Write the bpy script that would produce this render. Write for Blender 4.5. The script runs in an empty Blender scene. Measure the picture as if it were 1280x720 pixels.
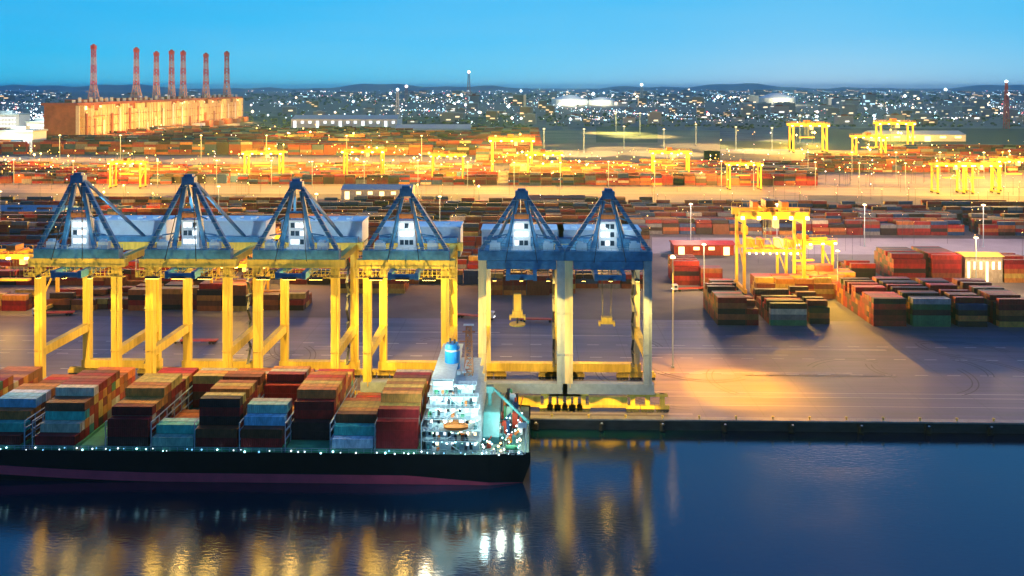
import bpy, math, random
from mathutils import Vector
random.seed(11)
R = math.radians
H = 112.0
F = 990.0
YAW = R(1.3)
sc = bpy.context.scene
col = sc.collection

# ------------------------------------------------------------------ helpers
def gx(px, Y):
    """world X of the photograph column px on the line Y = const"""
    u = (px - 640) / F
    d = Y / (math.cos(YAW) + u * math.sin(YAW))
    return -math.sin(YAW) * d + math.cos(YAW) * u * d
def gy(py, z=0.0):
    """depth of a point at height z seen in row py"""
    return (H - z) * F / (py - 110)

def tag(o, label=None, cat=None, group=None, kind=None):
    if label: o['label'] = label
    if cat: o['category'] = cat
    if group: o['group'] = group
    if kind: o['kind'] = kind
    return o
def empty(name, loc, rz=0):
    o = bpy.data.objects.new(name, None)
    o.location = loc; o.rotation_euler = (0, 0, rz)
    o.empty_display_size = 1
    col.objects.link(o)
    return o
def copy_tree(o, parent=None):
    c = o.copy(); col.objects.link(c); c.parent = parent
    for ch in list(o.children):
        copy_tree(ch, c)
    return c

class MB:
    def __init__(s):
        s.v = []; s.f = []; s.m = []
    def box(s, x0, x1, y0, y1, z0, z1, m=0, bottom=True):
        b = len(s.v)
        s.v += [(x0,y0,z0),(x1,y0,z0),(x1,y1,z0),(x0,y1,z0),(x0,y0,z1),(x1,y0,z1),(x1,y1,z1),(x0,y1,z1)]
        fs = [(4,5,6,7),(0,1,5,4),(1,2,6,5),(2,3,7,6),(3,0,4,7)]
        if bottom: fs.append((3,2,1,0))
        s.f += [tuple(b+i for i in q) for q in fs]; s.m += [m]*len(fs)
        return s
    def beam(s, p, q, w, h=None, m=0):
        p = Vector(p); q = Vector(q); h = h or w
        d = (q-p).normalized()
        up = Vector((0,0,1)) if abs(d.z) < .93 else Vector((0,1,0))
        a = d.cross(up).normalized(); c = a.cross(d).normalized()
        b = len(s.v)
        for e in (p, q):
            for (i, j) in ((-1,-1),(1,-1),(1,1),(-1,1)):
                s.v.append(tuple(e + a*(i*w/2) + c*(j*h/2)))
        fs = [(0,1,2,3),(7,6,5,4),(0,4,5,1),(1,5,6,2),(2,6,7,3),(3,7,4,0)]
        s.f += [tuple(b+i for i in t) for t in fs]; s.m += [m]*6
        return s
    def cyl(s, p, q, r, n=10, m=0, r2=None, cap=True):
        p = Vector(p); q = Vector(q); r2 = r if r2 is None else r2
        d = (q-p).normalized()
        up = Vector((0,0,1)) if abs(d.z) < .93 else Vector((0,1,0))
        a = d.cross(up).normalized(); c = a.cross(d).normalized()
        b = len(s.v)
        for e, rr in ((p, r), (q, r2)):
            for k in range(n):
                t = 2*math.pi*k/n
                s.v.append(tuple(e + a*(rr*math.cos(t)) + c*(rr*math.sin(t))))
        for k in range(n):
            k2 = (k+1) % n
            s.f.append((b+k, b+k2, b+n+k2, b+n+k)); s.m.append(m)
        if cap:
            s.f.append(tuple(b+k for k in reversed(range(n)))); s.m.append(m)
            s.f.append(tuple(b+n+k for k in range(n))); s.m.append(m)
        return s
    def ball(s, c, r, m=0, n=6, k=4, sz=1.0):
        b = len(s.v); cx, cy, cz = c
        s.v.append((cx, cy, cz-r*sz))
        for i in range(1, k):
            t = math.pi*i/k - math.pi/2
            for j in range(n):
                a = 2*math.pi*j/n
                s.v.append((cx+r*math.cos(t)*math.cos(a), cy+r*math.cos(t)*math.sin(a), cz+r*sz*math.sin(t)))
        s.v.append((cx, cy, cz+r*sz)); top = len(s.v)-1
        for j in range(n):
            j2 = (j+1) % n
            s.f.append((b, b+1+j2, b+1+j)); s.m.append(m)
            for i in range(k-2):
                q = b+1+i*n
                s.f.append((q+j, q+j2, q+n+j2, q+n+j)); s.m.append(m)
            q = b+1+(k-2)*n
            s.f.append((q+j, q+j2, top)); s.m.append(m)
        return s
    def octa(s, c, r, m=0):
        return s.ball(c, r, m, 4, 2)
    def poly(s, pts, m=0):
        b = len(s.v); s.v += [tuple(p) for p in pts]
        s.f.append(tuple(range(b, b+len(pts)))); s.m.append(m); return s
    def prism(s, prof, x0, x1, m=0):
        """profile in (y,z) extruded along x"""
        b = len(s.v); n = len(prof)
        for x in (x0, x1):
            s.v += [(x, y, z) for y, z in prof]
        for k in range(n):
            k2 = (k+1) % n
            s.f.append((b+k, b+k2, b+n+k2, b+n+k)); s.m.append(m)
        s.f.append(tuple(b+k for k in reversed(range(n)))); s.m.append(m)
        s.f.append(tuple(b+n+k for k in range(n))); s.m.append(m)
        return s
    def mesh(s, name, mats):
        me = bpy.data.meshes.new(name)
        me.from_pydata(s.v, [], s.f)
        if not isinstance(mats, (list, tuple)): mats = [mats]
        for m in mats: me.materials.append(m)
        if len(mats) > 1: me.polygons.foreach_set('material_index', s.m)
        me.update()
        return me
    def build(s, name, mats, parent=None, loc=(0,0,0), rz=0):
        o = bpy.data.objects.new(name, s.mesh(name, mats))
        o.location = loc; o.rotation_euler = (0,0,rz)
        o.parent = parent
        col.objects.link(o)
        return o

# ------------------------------------------------------------------ materials
def pmat(name, c, rough=.6, metal=0., var=.25, scale=.6, spec=.4, bump=0., stretch=(1,1,1), streak=0.):
    m = bpy.data.materials.new(name); m.use_nodes = True
    nt = m.node_tree; b = nt.nodes['Principled BSDF']
    b.inputs['Roughness'].default_value = rough
    b.inputs['Metallic'].default_value = metal
    b.inputs['Specular IOR Level'].default_value = spec
    tc = nt.nodes.new('ShaderNodeTexCoord')
    mp = nt.nodes.new('ShaderNodeMapping'); mp.inputs['Scale'].default_value = stretch
    nt.links.new(tc.outputs['Object'], mp.inputs['Vector'])
    n = nt.nodes.new('ShaderNodeTexNoise'); n.inputs['Scale'].default_value = scale
    n.inputs['Detail'].default_value = 6; n.inputs['Roughness'].default_value = .65
    nt.links.new(mp.outputs[0], n.inputs['Vector'])
    r = nt.nodes.new('ShaderNodeValToRGB')
    r.color_ramp.elements[0].position = .3; r.color_ramp.elements[1].position = .7
    r.color_ramp.elements[0].color = tuple(x*(1-var) for x in c) + (1,)
    r.color_ramp.elements[1].color = tuple(min(1, x*(1+var)) for x in c) + (1,)
    nt.links.new(n.outputs['Fac'], r.inputs['Fac'])
    nt.links.new(r.outputs['Color'], b.inputs['Base Color'])
    if bump:
        bp = nt.nodes.new('ShaderNodeBump'); bp.inputs['Strength'].default_value = bump
        bp.inputs['Distance'].default_value = .1
        nt.links.new(n.outputs['Fac'], bp.inputs['Height']); nt.links.new(bp.outputs[0], b.inputs['Normal'])
    return m
def emat(name, c, s):
    m = bpy.data.materials.new(name); m.use_nodes = True
    nt = m.node_tree; b = nt.nodes['Principled BSDF']
    b.inputs['Base Color'].default_value = (.8,.8,.8,1)
    b.inputs['Emission Color'].default_value = tuple(c)+(1,)
    b.inputs['Emission Strength'].default_value = s
    m.cycles.emission_sampling = 'NONE'
    return m

YELLOW = pmat('crane_yellow_with_lamplight', (.84,.60,.10), .5, var=.22, scale=.8, stretch=(1,1,.12), spec=.25)  # on the legs this yellow holds the sodium light in its colour
CREAM = pmat('crane_cream_paint', (.80,.68,.36), .5, var=.2, scale=.8, stretch=(1,1,.12))
BLUE = pmat('crane_blue_paint', (.045,.19,.36), .45, var=.35, scale=.4)
DKBLUE = pmat('crane_dark_blue_paint', (.02,.07,.16), .45, var=.25, scale=.4)
HOUSE = pmat('machinery_house_cladding', (.62,.80,.88), .5, var=.08, scale=.5)
GREYBLUE = pmat('sill_beam_paint', (.33,.42,.46), .5, var=.15)
WHITE = pmat('white_paint', (.72,.75,.75), .5, var=.1)
DARK = pmat('dark_steel', (.04,.045,.05), .5, var=.3)
RED = pmat('red_paint', (.45,.06,.03), .5, var=.2)
ORANGE = pmat('orange_paint', (.7,.2,.04), .5, var=.15)
RUBBER = pmat('black_rubber', (.02,.02,.02), .8)
GLASS = pmat('dark_window_glass', (.03,.05,.07), .1, spec=.8)
GREEN = pmat('deck_green_paint', (.07,.33,.16), .55, var=.25, scale=.3)
TEAL = pmat('ship_teal_paint', (.04,.17,.18), .5, var=.2)
FUNNEL = pmat('funnel_blue_paint', (.02,.33,.78), .4, var=.08)
L_WARM = emat('sodium_lamp_glow', (1,.58,.14), 14)
L_FLOOD = emat('crane_floodlight_glow', (1,.60,.10), 70)
L_AMBER = emat('amber_lamp_glow', (1,.42,.05), 8)
L_WHITE = emat('white_lamp_glow', (.8,.93,1), 7)
L_CYAN = emat('cyan_lamp_glow', (.4,.85,1), 6)
L_RED = emat('red_lamp_glow', (1,.12,.1), 6)
L_PINK = emat('pale_pink_lamp_glow', (1,.7,.65), 6)
WINLIT = emat('lit_window_pane', (.85,.95,1), 1.6)
WINWARM = emat('lit_warm_window_pane', (1,.66,.25), 2.6)

# ------------------------------------------------------------------ camera
cam = bpy.data.cameras.new('camera'); co = bpy.data.objects.new('camera', cam)
col.objects.link(co); sc.camera = co
cam.sensor_width = 36; cam.lens = 36*F/1280
cam.shift_y = -250/1280
co.location = (0,0,H); co.rotation_euler = (R(90), 0, YAW)
cam.clip_start = 1; cam.clip_end = 200000

# ------------------------------------------------------------------ world
w = bpy.data.worlds.new('World'); sc.world = w; w.use_nodes = True
nt = w.node_tree; nt.nodes.clear()
out = nt.nodes.new('ShaderNodeOutputWorld'); bg = nt.nodes.new('ShaderNodeBackground')
sky = nt.nodes.new('ShaderNodeTexSky'); sky.sky_type = 'NISHITA'; sky.sun_disc = False
sky.sun_elevation = R(1.5); sky.sun_rotation = R(20); sky.dust_density = .4; sky.ozone_density = 4
tc = nt.nodes.new('ShaderNodeTexCoord'); sp = nt.nodes.new('ShaderNodeSeparateXYZ')
nt.links.new(tc.outputs['Generated'], sp.inputs[0])
ramp = nt.nodes.new('ShaderNodeValToRGB')          # dusk: colour by height above the horizon
nt.links.new(sp.outputs['Z'], ramp.inputs['Fac'])
e = ramp.color_ramp.elements
e[0].position = 0; e[0].color = (.22,.66,1.0,1)
e[1].position = 1; e[1].color = (.05,.13,.62,1)
for p, c in ((.015,(.16,.64,1.0)), (.06,(.06,.56,1.0)), (.11,(.03,.52,.98)), (.3,(.03,.40,.98)), (.6,(.06,.20,.78))):
    x = e.new(p); x.color = c+(1,)
# the glow lies ahead (towards +Y), brighter to the right; the sky behind is darker
dot = nt.nodes.new('ShaderNodeVectorMath'); dot.operation = 'DOT_PRODUCT'
dot.inputs[1].default_value = (.35,.94,0)
nt.links.new(tc.outputs['Generated'], dot.inputs[0])
mr = nt.nodes.new('ShaderNodeMapRange'); mr.inputs[1].default_value = -1; mr.inputs[2].default_value = 1
mr.inputs[3].default_value = .35; mr.inputs[4].default_value = 1.0
nt.links.new(dot.outputs['Value'], mr.inputs[0])
mul = nt.nodes.new('ShaderNodeVectorMath'); mul.operation = 'SCALE'
nt.links.new(ramp.outputs['Color'], mul.inputs[0]); nt.links.new(mr.outputs[0], mul.inputs['Scale'])
# east-west tint : deeper cyan to the left
mr2 = nt.nodes.new('ShaderNodeMapRange'); mr2.inputs[1].default_value = -.55; mr2.inputs[2].default_value = .3
mr2.inputs[3].default_value = 0; mr2.inputs[4].default_value = 1
nt.links.new(sp.outputs['X'], mr2.inputs[0])
tint = nt.nodes.new('ShaderNodeMix'); tint.data_type = 'RGBA'
tint.inputs['A'].default_value = (.0,1.03,1.12,1); tint.inputs['B'].default_value = (1,1,1,1)
nt.links.new(mr2.outputs[0], tint.inputs['Factor'])
m2 = nt.nodes.new('ShaderNodeVectorMath'); m2.operation = 'MULTIPLY'
nt.links.new(mul.outputs[0], m2.inputs[0]); nt.links.new(tint.outputs['Result'], m2.inputs[1])
ns = nt.nodes.new('ShaderNodeVectorMath'); ns.operation = 'SCALE'; ns.inputs['Scale'].default_value = .02
nt.links.new(sky.outputs[0], ns.inputs[0])
ad = nt.nodes.new('ShaderNodeVectorMath'); ad.operation = 'ADD'
nt.links.new(m2.outputs[0], ad.inputs[0]); nt.links.new(ns.outputs[0], ad.inputs[1])
cn = nt.nodes.new('ShaderNodeTexNoise'); cn.inputs['Scale'].default_value = 2.2; cn.inputs['Detail'].default_value = 5
cmap = nt.nodes.new('ShaderNodeMapping'); cmap.inputs['Scale'].default_value = (1,1,9)
nt.links.new(tc.outputs['Generated'], cmap.inputs[0]); nt.links.new(cmap.outputs[0], cn.inputs['Vector'])
cr = nt.nodes.new('ShaderNodeMapRange'); cr.inputs[1].default_value = .35; cr.inputs[2].default_value = .75
cr.inputs[3].default_value = 0; cr.inputs[4].default_value = .16
nt.links.new(cn.outputs['Fac'], cr.inputs[0])
cm = nt.nodes.new('ShaderNodeMix'); cm.data_type = 'RGBA'; cm.inputs['B'].default_value = (.40,.70,.95,1)
nt.links.new(cr.outputs[0], cm.inputs['Factor']); nt.links.new(ad.outputs[0], cm.inputs['A'])
nt.links.new(cm.outputs['Result'], bg.inputs['Color']); bg.inputs['Strength'].default_value = .93
nt.links.new(bg.outputs[0], out.inputs['Surface'])

sun = bpy.data.lights.new('sun', 'SUN'); so = bpy.data.objects.new('sun', sun); col.objects.link(so)
sun.energy = .06; sun.angle = R(12); sun.color = (1,.62,.5)
so.rotation_euler = (R(75), 0, R(-20+180))

vs = sc.view_settings
vs.view_transform = 'Standard'; vs.look = 'None'; vs.exposure = 0; vs.gamma = 1
sc.cycles.max_bounces = 5; sc.cycles.diffuse_bounces = 2; sc.cycles.glossy_bounces = 3
sc.cycles.transmission_bounces = 2; sc.cycles.volume_bounces = 0
sc.cycles.sample_clamp_indirect = 3; sc.cycles.sample_clamp_direct = 12
sc.cycles.use_light_tree = True

SOD = (1,.60,.11)
def point(loc, power, c=SOD, r=1.0, parent=None):
    l = bpy.data.lights.new('lamp_and_fill_light', 'POINT'); l.energy = power; l.color = c; l.shadow_soft_size = r
    o = bpy.data.objects.new('lamp_and_fill_light', l); o.location = loc; o.parent = parent; col.objects.link(o); return o
def spot(loc, tgt, power, c=SOD, ang=150, r=.6, blend=.5, parent=None):
    l = bpy.data.lights.new('flood_and_fill_light', 'SPOT'); l.energy = power; l.color = c; l.shadow_soft_size = r
    l.spot_size = R(ang); l.spot_blend = blend
    o = bpy.data.objects.new('flood_and_fill_light', l); o.location = loc; o.parent = parent; col.objects.link(o)
    d = Vector(tgt) - Vector(loc)
    o.rotation_euler = d.to_track_quat('-Z', 'Y').to_euler(); return o

# ------------------------------------------------------------------ setting
def sheet(name, x0, x1, y0, y1, z, mat, label=None):
    o = MB().poly([(x0,y0,z),(x1,y0,z),(x1,y1,z),(x0,y1,z)]).build(name, mat)
    tag(o, label, kind='structure'); return o

# water: long-exposure smooth, faint ripples
WATER = bpy.data.materials.new('harbour_water'); WATER.use_nodes = True
n_ = WATER.node_tree; b = n_.nodes['Principled BSDF']
b.inputs['Base Color'].default_value = (.0,.010,.028,1); b.inputs['Roughness'].default_value = .10
b.inputs['IOR'].default_value = 1.95
t = n_.nodes.new('ShaderNodeTexCoord'); mp = n_.nodes.new('ShaderNodeMapping')
mp.inputs['Scale'].default_value = (.5, 1.6, 1)
nz = n_.nodes.new('ShaderNodeTexNoise'); nz.inputs['Scale'].default_value = .9; nz.inputs['Detail'].default_value = 4
nz2 = n_.nodes.new('ShaderNodeTexNoise'); nz2.inputs['Scale'].default_value = .05; nz2.inputs['Detail'].default_value = 2
bp = n_.nodes.new('ShaderNodeBump'); bp.inputs['Strength'].default_value = .10; bp.inputs['Distance'].default_value = .35
n_.links.new(t.outputs['Object'], mp.inputs[0]); n_.links.new(mp.outputs[0], nz.inputs['Vector'])
n_.links.new(t.outputs['Object'], nz2.inputs['Vector'])
n_.links.new(nz.outputs['Fac'], bp.inputs['Height']); n_.links.new(bp.outputs[0], b.inputs['Normal'])
rr = n_.nodes.new('ShaderNodeMapRange'); rr.inputs[3].default_value = .07; rr.inputs[4].default_value = .16
n_.links.new(nz2.outputs['Fac'], rr.inputs[0]); n_.links.new(rr.outputs[0], b.inputs['Roughness'])
sheet('water', -30000, 30000, -6000, 270.5, -3.6, WATER)

GROUND = pmat('port_ground', (.13,.12,.115), .8, var=.45, scale=.012, stretch=(1,1.6,1))
sheet('ground', -90000, 90000, 270, 160000, 0, GROUND)
APRON = pmat('apron_asphalt', (.12,.102,.132), .45, var=.35, scale=.05, stretch=(.35,4,1), bump=.15)
sheet('apron', -2500, 2500, 270, 384, .004, APRON)
ROAD = pmat('yard_road_concrete', (.27,.21,.15), .6, var=.2, scale=.03, stretch=(.3,3,1))
PAVE = pmat('pale_concrete', (.36,.33,.32), .6, var=.15, scale=.04)
FIELD = pmat('dry_field', (.25,.21,.12), .9, var=.35, scale=.004, stretch=(1,3,1))
LAWN = pmat('grass_field', (.10,.12,.05), .9, var=.35, scale=.01)
LINE = pmat('road_paint', (.7,.68,.6), .6, var=.2, scale=2)
RAIL = pmat('rail_steel', (.10,.09,.09), .35, metal=.6, var=.2)

# quay wall with coping, fenders and bollards
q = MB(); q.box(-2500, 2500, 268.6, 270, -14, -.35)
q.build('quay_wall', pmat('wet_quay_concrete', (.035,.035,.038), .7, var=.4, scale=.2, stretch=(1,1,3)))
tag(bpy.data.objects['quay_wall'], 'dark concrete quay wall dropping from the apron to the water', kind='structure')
q = MB(); q.box(-2500, 2500, 268.3, 270.9, -.35, .12)
tag(q.build('quay_coping', pmat('coping_concrete', (.30,.29,.26), .6, var=.3, scale=.3)), 'pale concrete coping along the quay edge', kind='structure')
def strip_lines():
    m = MB()
    for y, wd in ((274.4,.5),(275.4,.5),(304.5,.5),(305.5,.5),(289,.25),(293,.25),(281,.2)):
        m.poly([(-600,y,.010),(600,y,.010),(600,y+wd,.010),(-600,y+wd,.010)], 0 if wd == .5 else 1)
    for k in range(-40, 60):
        x = k*12.5
        for y in (312, 330, 346):
            m.poly([(x,y,.010),(x+5,y,.010),(x+5,y+.3,.010),(x,y+.3,.010)], 1)
    o = m.build('apron_markings', [RAIL, LINE]); tag(o, 'crane rails and painted lane lines on the apron', kind='structure')
strip_lines()
# worn dark wheel tracks / repaired strips across the apron
m = MB()
for k in range(46):
    y = random.uniform(272, 380); x = random.uniform(-300, 260); l = random.uniform(20, 120)
    m.poly([(x,y,.007),(x+l,y+random.uniform(-1.2,1.2),.007),(x+l,y+random.uniform(.6,1.8),.007),(x,y+random.uniform(.3,1.5),.007)], random.choice((0,0,1)))
tag(m.build('apron_patches', [pmat('dark_asphalt_patch', (.13,.12,.13), .5, var=.3, scale=.2), pmat('worn_concrete_patch', (.30,.27,.26), .5, var=.3, scale=.2)]), 'dark and pale repair strips in the apron surface', kind='structure')

m = MB()
for k in range(-30, 40):
    m.poly([(k*20,270.9,.013),(k*20+.12,270.9,.013),(k*20+.12,383.5,.013),(k*20,383.5,.013)])
for y in (285, 300, 318, 336, 354, 370): m.poly([(-600,y,.0135),(600,y,.0135),(600,y+.14,.0135),(-600,y+.14,.0135)])
for k in range(26):          # curved tyre marks
    cx_, cy_, r_ = random.uniform(-160,200), random.uniform(303,352), random.uniform(9,26); a0 = random.uniform(0,6.28); n = 14
    for off in (0, 2.1):
        for j in range(n):
            a1, a2 = a0+j*.1, a0+(j+1)*.1; ra, rb = r_+off, r_+off+.45
            m.poly([(cx_+ra*math.cos(a1),cy_+ra*math.sin(a1),.016),(cx_+rb*math.cos(a1),cy_+rb*math.sin(a1),.016),(cx_+rb*math.cos(a2),cy_+rb*math.sin(a2),.016),(cx_+ra*math.cos(a2),cy_+ra*math.sin(a2),.016)])
tag(m.build('apron_joints', pmat('joint_tar', (.05,.045,.05), .6)), 'dark slab joints and curved tyre marks on the apron', kind='structure')
# roads and open areas of the port behind, from the rows of the photograph
def area(name, px0, px1, ya, yb, mat, z=.008, slant=0):
    """ground patch between picture rows ya (far) and yb (near)"""
    d0, d1 = gy(yb), gy(ya)
    pts = [(gx(px0, d0), d0, z), (gx(px1, d0), d0+slant, z), (gx(px1, d1), d1+slant, z), (gx(px0, d1), d1, z)]
    tag(MB().poly(pts).build(name, mat), kind='structure')
area('road', 815, 1500, 296, 316, PAVE)
area('road', -300, 1700, 233, 243, ROAD)
area('road', -300, 640, 196, 203, ROAD)
area('road', 1000, 1600, 216, 232, ROAD)
area('road', 600, 1010, 243.5, 252, ROAD, .012)
area('field', 660, 900, 163, 200, FIELD)
area('field', 880, 1100, 188, 204, FIELD)
area('grass', 745, 822, 158, 178, LAWN, .016)
area('grass', 900, 990, 176, 186, LAWN, .016)
BASIN = pmat('basin_water', (.004,.010,.022), .55, spec=.03, var=.2, scale=.01)
area('basin', 985, 1500, 160, 187, BASIN, .016)
area('basin', 300, 640, 146, 158, BASIN, .016)
area('basin', 1150, 1600, 189.5, 199, BASIN, .016)

# ------------------------------------------------------------------ containers
PAL = {
 'maroon': (.22,.012,.014), 'dark red': (.34,.016,.014), 'red': (.42,.03,.025), 'brown': (.22,.07,.03),
 'rust orange': (.48,.14,.035), 'orange': (.62,.26,.05), 'yellow': (.66,.46,.10), 'cream': (.62,.54,.38),
 'white': (.66,.68,.68), 'light blue': (.20,.46,.60), 'dark blue': (.02,.06,.18), 'teal': (.06,.40,.31),
 'pale green': (.30,.55,.42), 'green': (.035,.17,.08), 'grey': (.22,.23,.24), 'near black': (.030,.013,.016)}
def vary(m):
    nt = m.node_tree; b = nt.nodes['Principled BSDF']; l = b.inputs['Base Color'].links[0]; src = l.from_socket
    oi = nt.nodes.new('ShaderNodeObjectInfo'); mr = nt.nodes.new('ShaderNodeMapRange'); mr.inputs[3].default_value = .6; mr.inputs[4].default_value = 1.35
    nt.links.new(oi.outputs['Random'], mr.inputs[0]); sc_ = nt.nodes.new('ShaderNodeVectorMath'); sc_.operation = 'SCALE'
    nt.links.new(src, sc_.inputs[0]); nt.links.new(mr.outputs[0], sc_.inputs['Scale']); nt.links.new(sc_.outputs[0], b.inputs['Base Color']); return m
CM = {k: vary(pmat(k.replace(' ', '_')+'_container_paint', v, .5, var=.35, scale=.7, stretch=(1,1,.4))) for k, v in PAL.items()}
CL, CW, CH = 12.19, 2.44, 2.6
def container_body():
    m = MB()
    # frame
    for x in (-CL/2, CL/2-.16):
        for y in (0, CW-.16): m.box(x, x+.16, y, y+.16, 0, CH)
    for z in (0, CH-.14):
        for y in (0, CW-.12): m.box(-CL/2+.16, CL/2-.16, y+.002, y+.118, z+.002, z+.138)
    # corrugated side walls
    n = 20; x0 = -CL/2+.16; L = CL-.32; p = L/n
    for side, (ya, yb) in enumerate(((.03,.10),(CW-.03,CW-.10))):
        xs = []
        for k in range(n):
            a = x0+k*p
            xs += [(a, ya), (a+p*.35, ya), (a+p*.5, yb), (a+p*.85, yb)]
        xs.append((x0+L, ya))
        b = len(m.v)
        for x, y in xs: m.v += [(x,y,.1), (x,y,CH-.1)]
        for k in range(len(xs)-1):
            f = (b+2*k, b+2*k+2, b+2*k+3, b+2*k+1)
            m.f.append(f if side == 0 else tuple(reversed(f))); m.m.append(0)
    # roof, floor, front end
    m.box(-CL/2+.1, CL/2-.1, .1, CW-.1, CH-.09, CH-.03)
    m.box(-CL/2+.1, CL/2-.1, .1, CW-.1, .06, .12)
    m.box(-CL/2+.06, -CL/2+.12, .16, CW-.16, .1, CH-.1)
    return m
def door_leaf(s):
    m = MB(); y0 = .17 if s < 0 else CW/2+.01; y1 = CW/2-.01 if s < 0 else CW-.17
    x = CL/2-.10
    m.box(x, x+.06, y0, y1, .14, CH-.14)
    for f in (.28,.72):
        y = y0+(y1-y0)*f
        m.cyl((x+.085,y,.1), (x+.085,y,CH-.1), .025, 6)
    for z in (.7, 1.3, 1.9): m.box(x+.06, x+.075, y0+.05, y1-.05, z, z+.08)
    return m
BODY = {k: container_body().mesh('container_body', CM[k]) for k in PAL}
DOOR = {k: (door_leaf(-1).mesh('door', CM[k]), door_leaf(1).mesh('door', CM[k])) for k in PAL}
WEIGHT = ['maroon']*5+['dark red']*4+['brown']*5+['rust orange']*4+['orange']*3+['near black']*3+['grey']+['red']*3+['cream']*2+['white','teal','green','yellow']
CANDS = []     # (distance, colour, loc, scale_x, label, group, doors_right)
PALN = list(PAL)
STUFF = MB()
ORD = ['first','second','third','fourth','fifth','sixth','seventh','eighth','ninth','tenth','eleventh','twelfth','thirteenth','fourteenth','fifteenth','sixteenth','seventeenth','eighteenth','nineteenth','twentieth']
TIER = ['bottom tier','second tier up','third tier up','fourth tier up','fifth tier up','sixth tier up']
def stuff_box(colr, x, y, z, sx=1.0, h=CH, depth=CW, length=CL):
    STUFF.box(x-length*sx/2, x+length*sx/2, y, y+depth, z, z+h, PALN.index(colr), bottom=False)

# ------------------------------------------------------------------ ship
SY0, SY1 = 230.0, 268.0      # hull sides
XS = gx(657, SY0)            # stern
XB = XS - 212
DECK = 5.0
ship = empty('container_ship', (0, 0, -5))
tag(ship, 'black hulled container ship with a red waterline stripe moored at the quay under the cranes', 'ship')
HULLM = pmat('black_hull_paint', (.006,.006,.008), .35, var=.3, scale=.3)
BOOT = pmat('red_boottop_paint', (.80,.07,.11), .5, var=.15, scale=.2)
def hull():
    m = MB(); N = 60; b0 = 0
    zs = [-9, 0, None, None, 7.2, 10.4]       # local heights over water ; two rows follow the red stripe
    yc = (SY0+SY1)/2; hb = (SY1-SY0)/2
    rows = []
    for k in range(N+1):
        t = k/N; x = XS-(XS-XB)*t
        rise = 1.8*max(0, (t-.50)/.5)**1.6*3.2
        s0 = 1.5+rise
        s1 = s0 + max(.02, min(2.6, t*16))
        row = []
        for j, z in enumerate(zs):
            zz = s0 if j == 2 else s1 if j == 3 else z
            wf = 1.0
            bow = max(0, (t-.80)/.20)
            wf = (1-bow**1.7) if zz < 6 else (1-bow**2.6)
            st = max(0, (.05-t)/.05)
            wf *= 1-.10*st
            if j == 0: wf *= .8
            zadd = 3.0*max(0,(t-.86)/.14)**1.5 if j >= 4 else 0
            row.append((x + (1.4*st if j >= 4 else -1.0*st*(1-zz/8)), hb*max(wf,.004), zz+zadd))
        rows.append(row)
    for side in (-1, 1):
        base = len(m.v)
        for row in rows:
            for (x, y, z) in row: m.v.append((x, yc+side*y, z))
        for k in range(N):
            for j in range(len(zs)-1):
                a = base+k*len(zs)+j; c = a+len(zs)
                f = (a, a+1, c+1, c)
                m.f.append(f if side > 0 else tuple(reversed(f))); m.m.append(1 if j == 2 else 0)
    n = len(zs); L = (N+1)*n
    for j in range(n-1):
        m.f.append((j, j+1, L+j+1, L+j)); m.m.append(0)
    return m
hull().build('hull', [HULLM, BOOT], ship)
# deck (inside the bulwark)
m = MB()
pts = []
yc = (SY0+SY1)/2; hb = (SY1-SY0)/2
N = 40
for k in range(N+1):
    t = k/N; x = XS+1-(XS-XB-3)*t; wf = 1-max(0,(t-.80)/.20)**2.6
    pts.append((x, yc-hb*wf*.985*(1-.10*max(0,(.05-t)/.05)), 10.0))
for k in range(N, -1, -1):
    x, y, z = pts[k]; pts.append((x, 2*yc-y, z))
m.poly(pts); m.build('deck', pmat('deck_grey_green_paint', (.10,.17,.15), .6, var=.3, scale=.3), ship)
# railing and deck edge lamps along the near side
m = MB()
x = XS-1
k = 0
while x > XS-170:
    m.box(x-.05, x+.05, SY0+.1, SY0+.2, 10.4, 11.6); x -= 2.2
for z in (11.0, 11.55): m.box(XS-170, XS-1, SY0+.1, SY0+.2, z, z+.07)
m.build('railing', pmat('rail_white_paint', (.5,.6,.62), .5), ship)
m = MB(); x = XS-2
while x > XS-165:
    if random.random() < .62:
        r = random.uniform(.14,.30)
        m.ball((x, SY0+.0, random.uniform(10.3,11.2)), r, random.choice((0,0,1,1,2)), 6, 4)
    x -= random.uniform(1.0, 3.2)
o = m.build('deck_edge_lamps', [L_CYAN, emat('dim_white_lamp_glow', (.75,.9,1), 2.5), emat('dim_blue_lamp_glow', (.2,.6,1), 1.6)], ship)
o['kind'] = 'stuff'

BAYS = {  # front-left px, heights of the rows from the water side
 8: (470,[3,4,4,5,5,5,5,5,4,4,4,4,4,4]),
 7: (414.5,[1,2,3,3,3,3,3,2,2,1,1,1,1,1]),
 6: (358,[0,0,2,4,5,5,5,5,5,5,4,4,4,4]),
 5: (301,[2,3,4,4,2,2,2,2,4,5,5,5,4,4]),
 4: (244.5,[2,5,5,4,5,5,5,4,5,5,4,4,4,4]),
 3: (190,[1,2,2,1,1,1,1,1,0,0,0,4,4,4]),
 2: (134,[3,4,4,4,5,5,5,5,5,4,4,4,4,4]),
 1: (43,[1,2,4,4,5,5,5,5,5,5,4,4,4,4]),
 0: (-26,[1,2,3,4,4,4,4,4,3,3,3,3,3,3]),
}
BAYNAME = {8:'bay beside deckhouse', 7:'second bay from deckhouse', 6:'third bay from deckhouse', 5:'fourth bay from deckhouse',
 4:'fifth bay from deckhouse', 3:'low teal bay', 2:'bay right of hatch', 1:'bay left of hatch', 0:'leftmost bay'}
FIX = {}
def fx(bay, row, *cols):
    for t_, c_ in enumerate(cols):
        if c_: FIX[(bay,row,t_)] = c_
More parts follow.
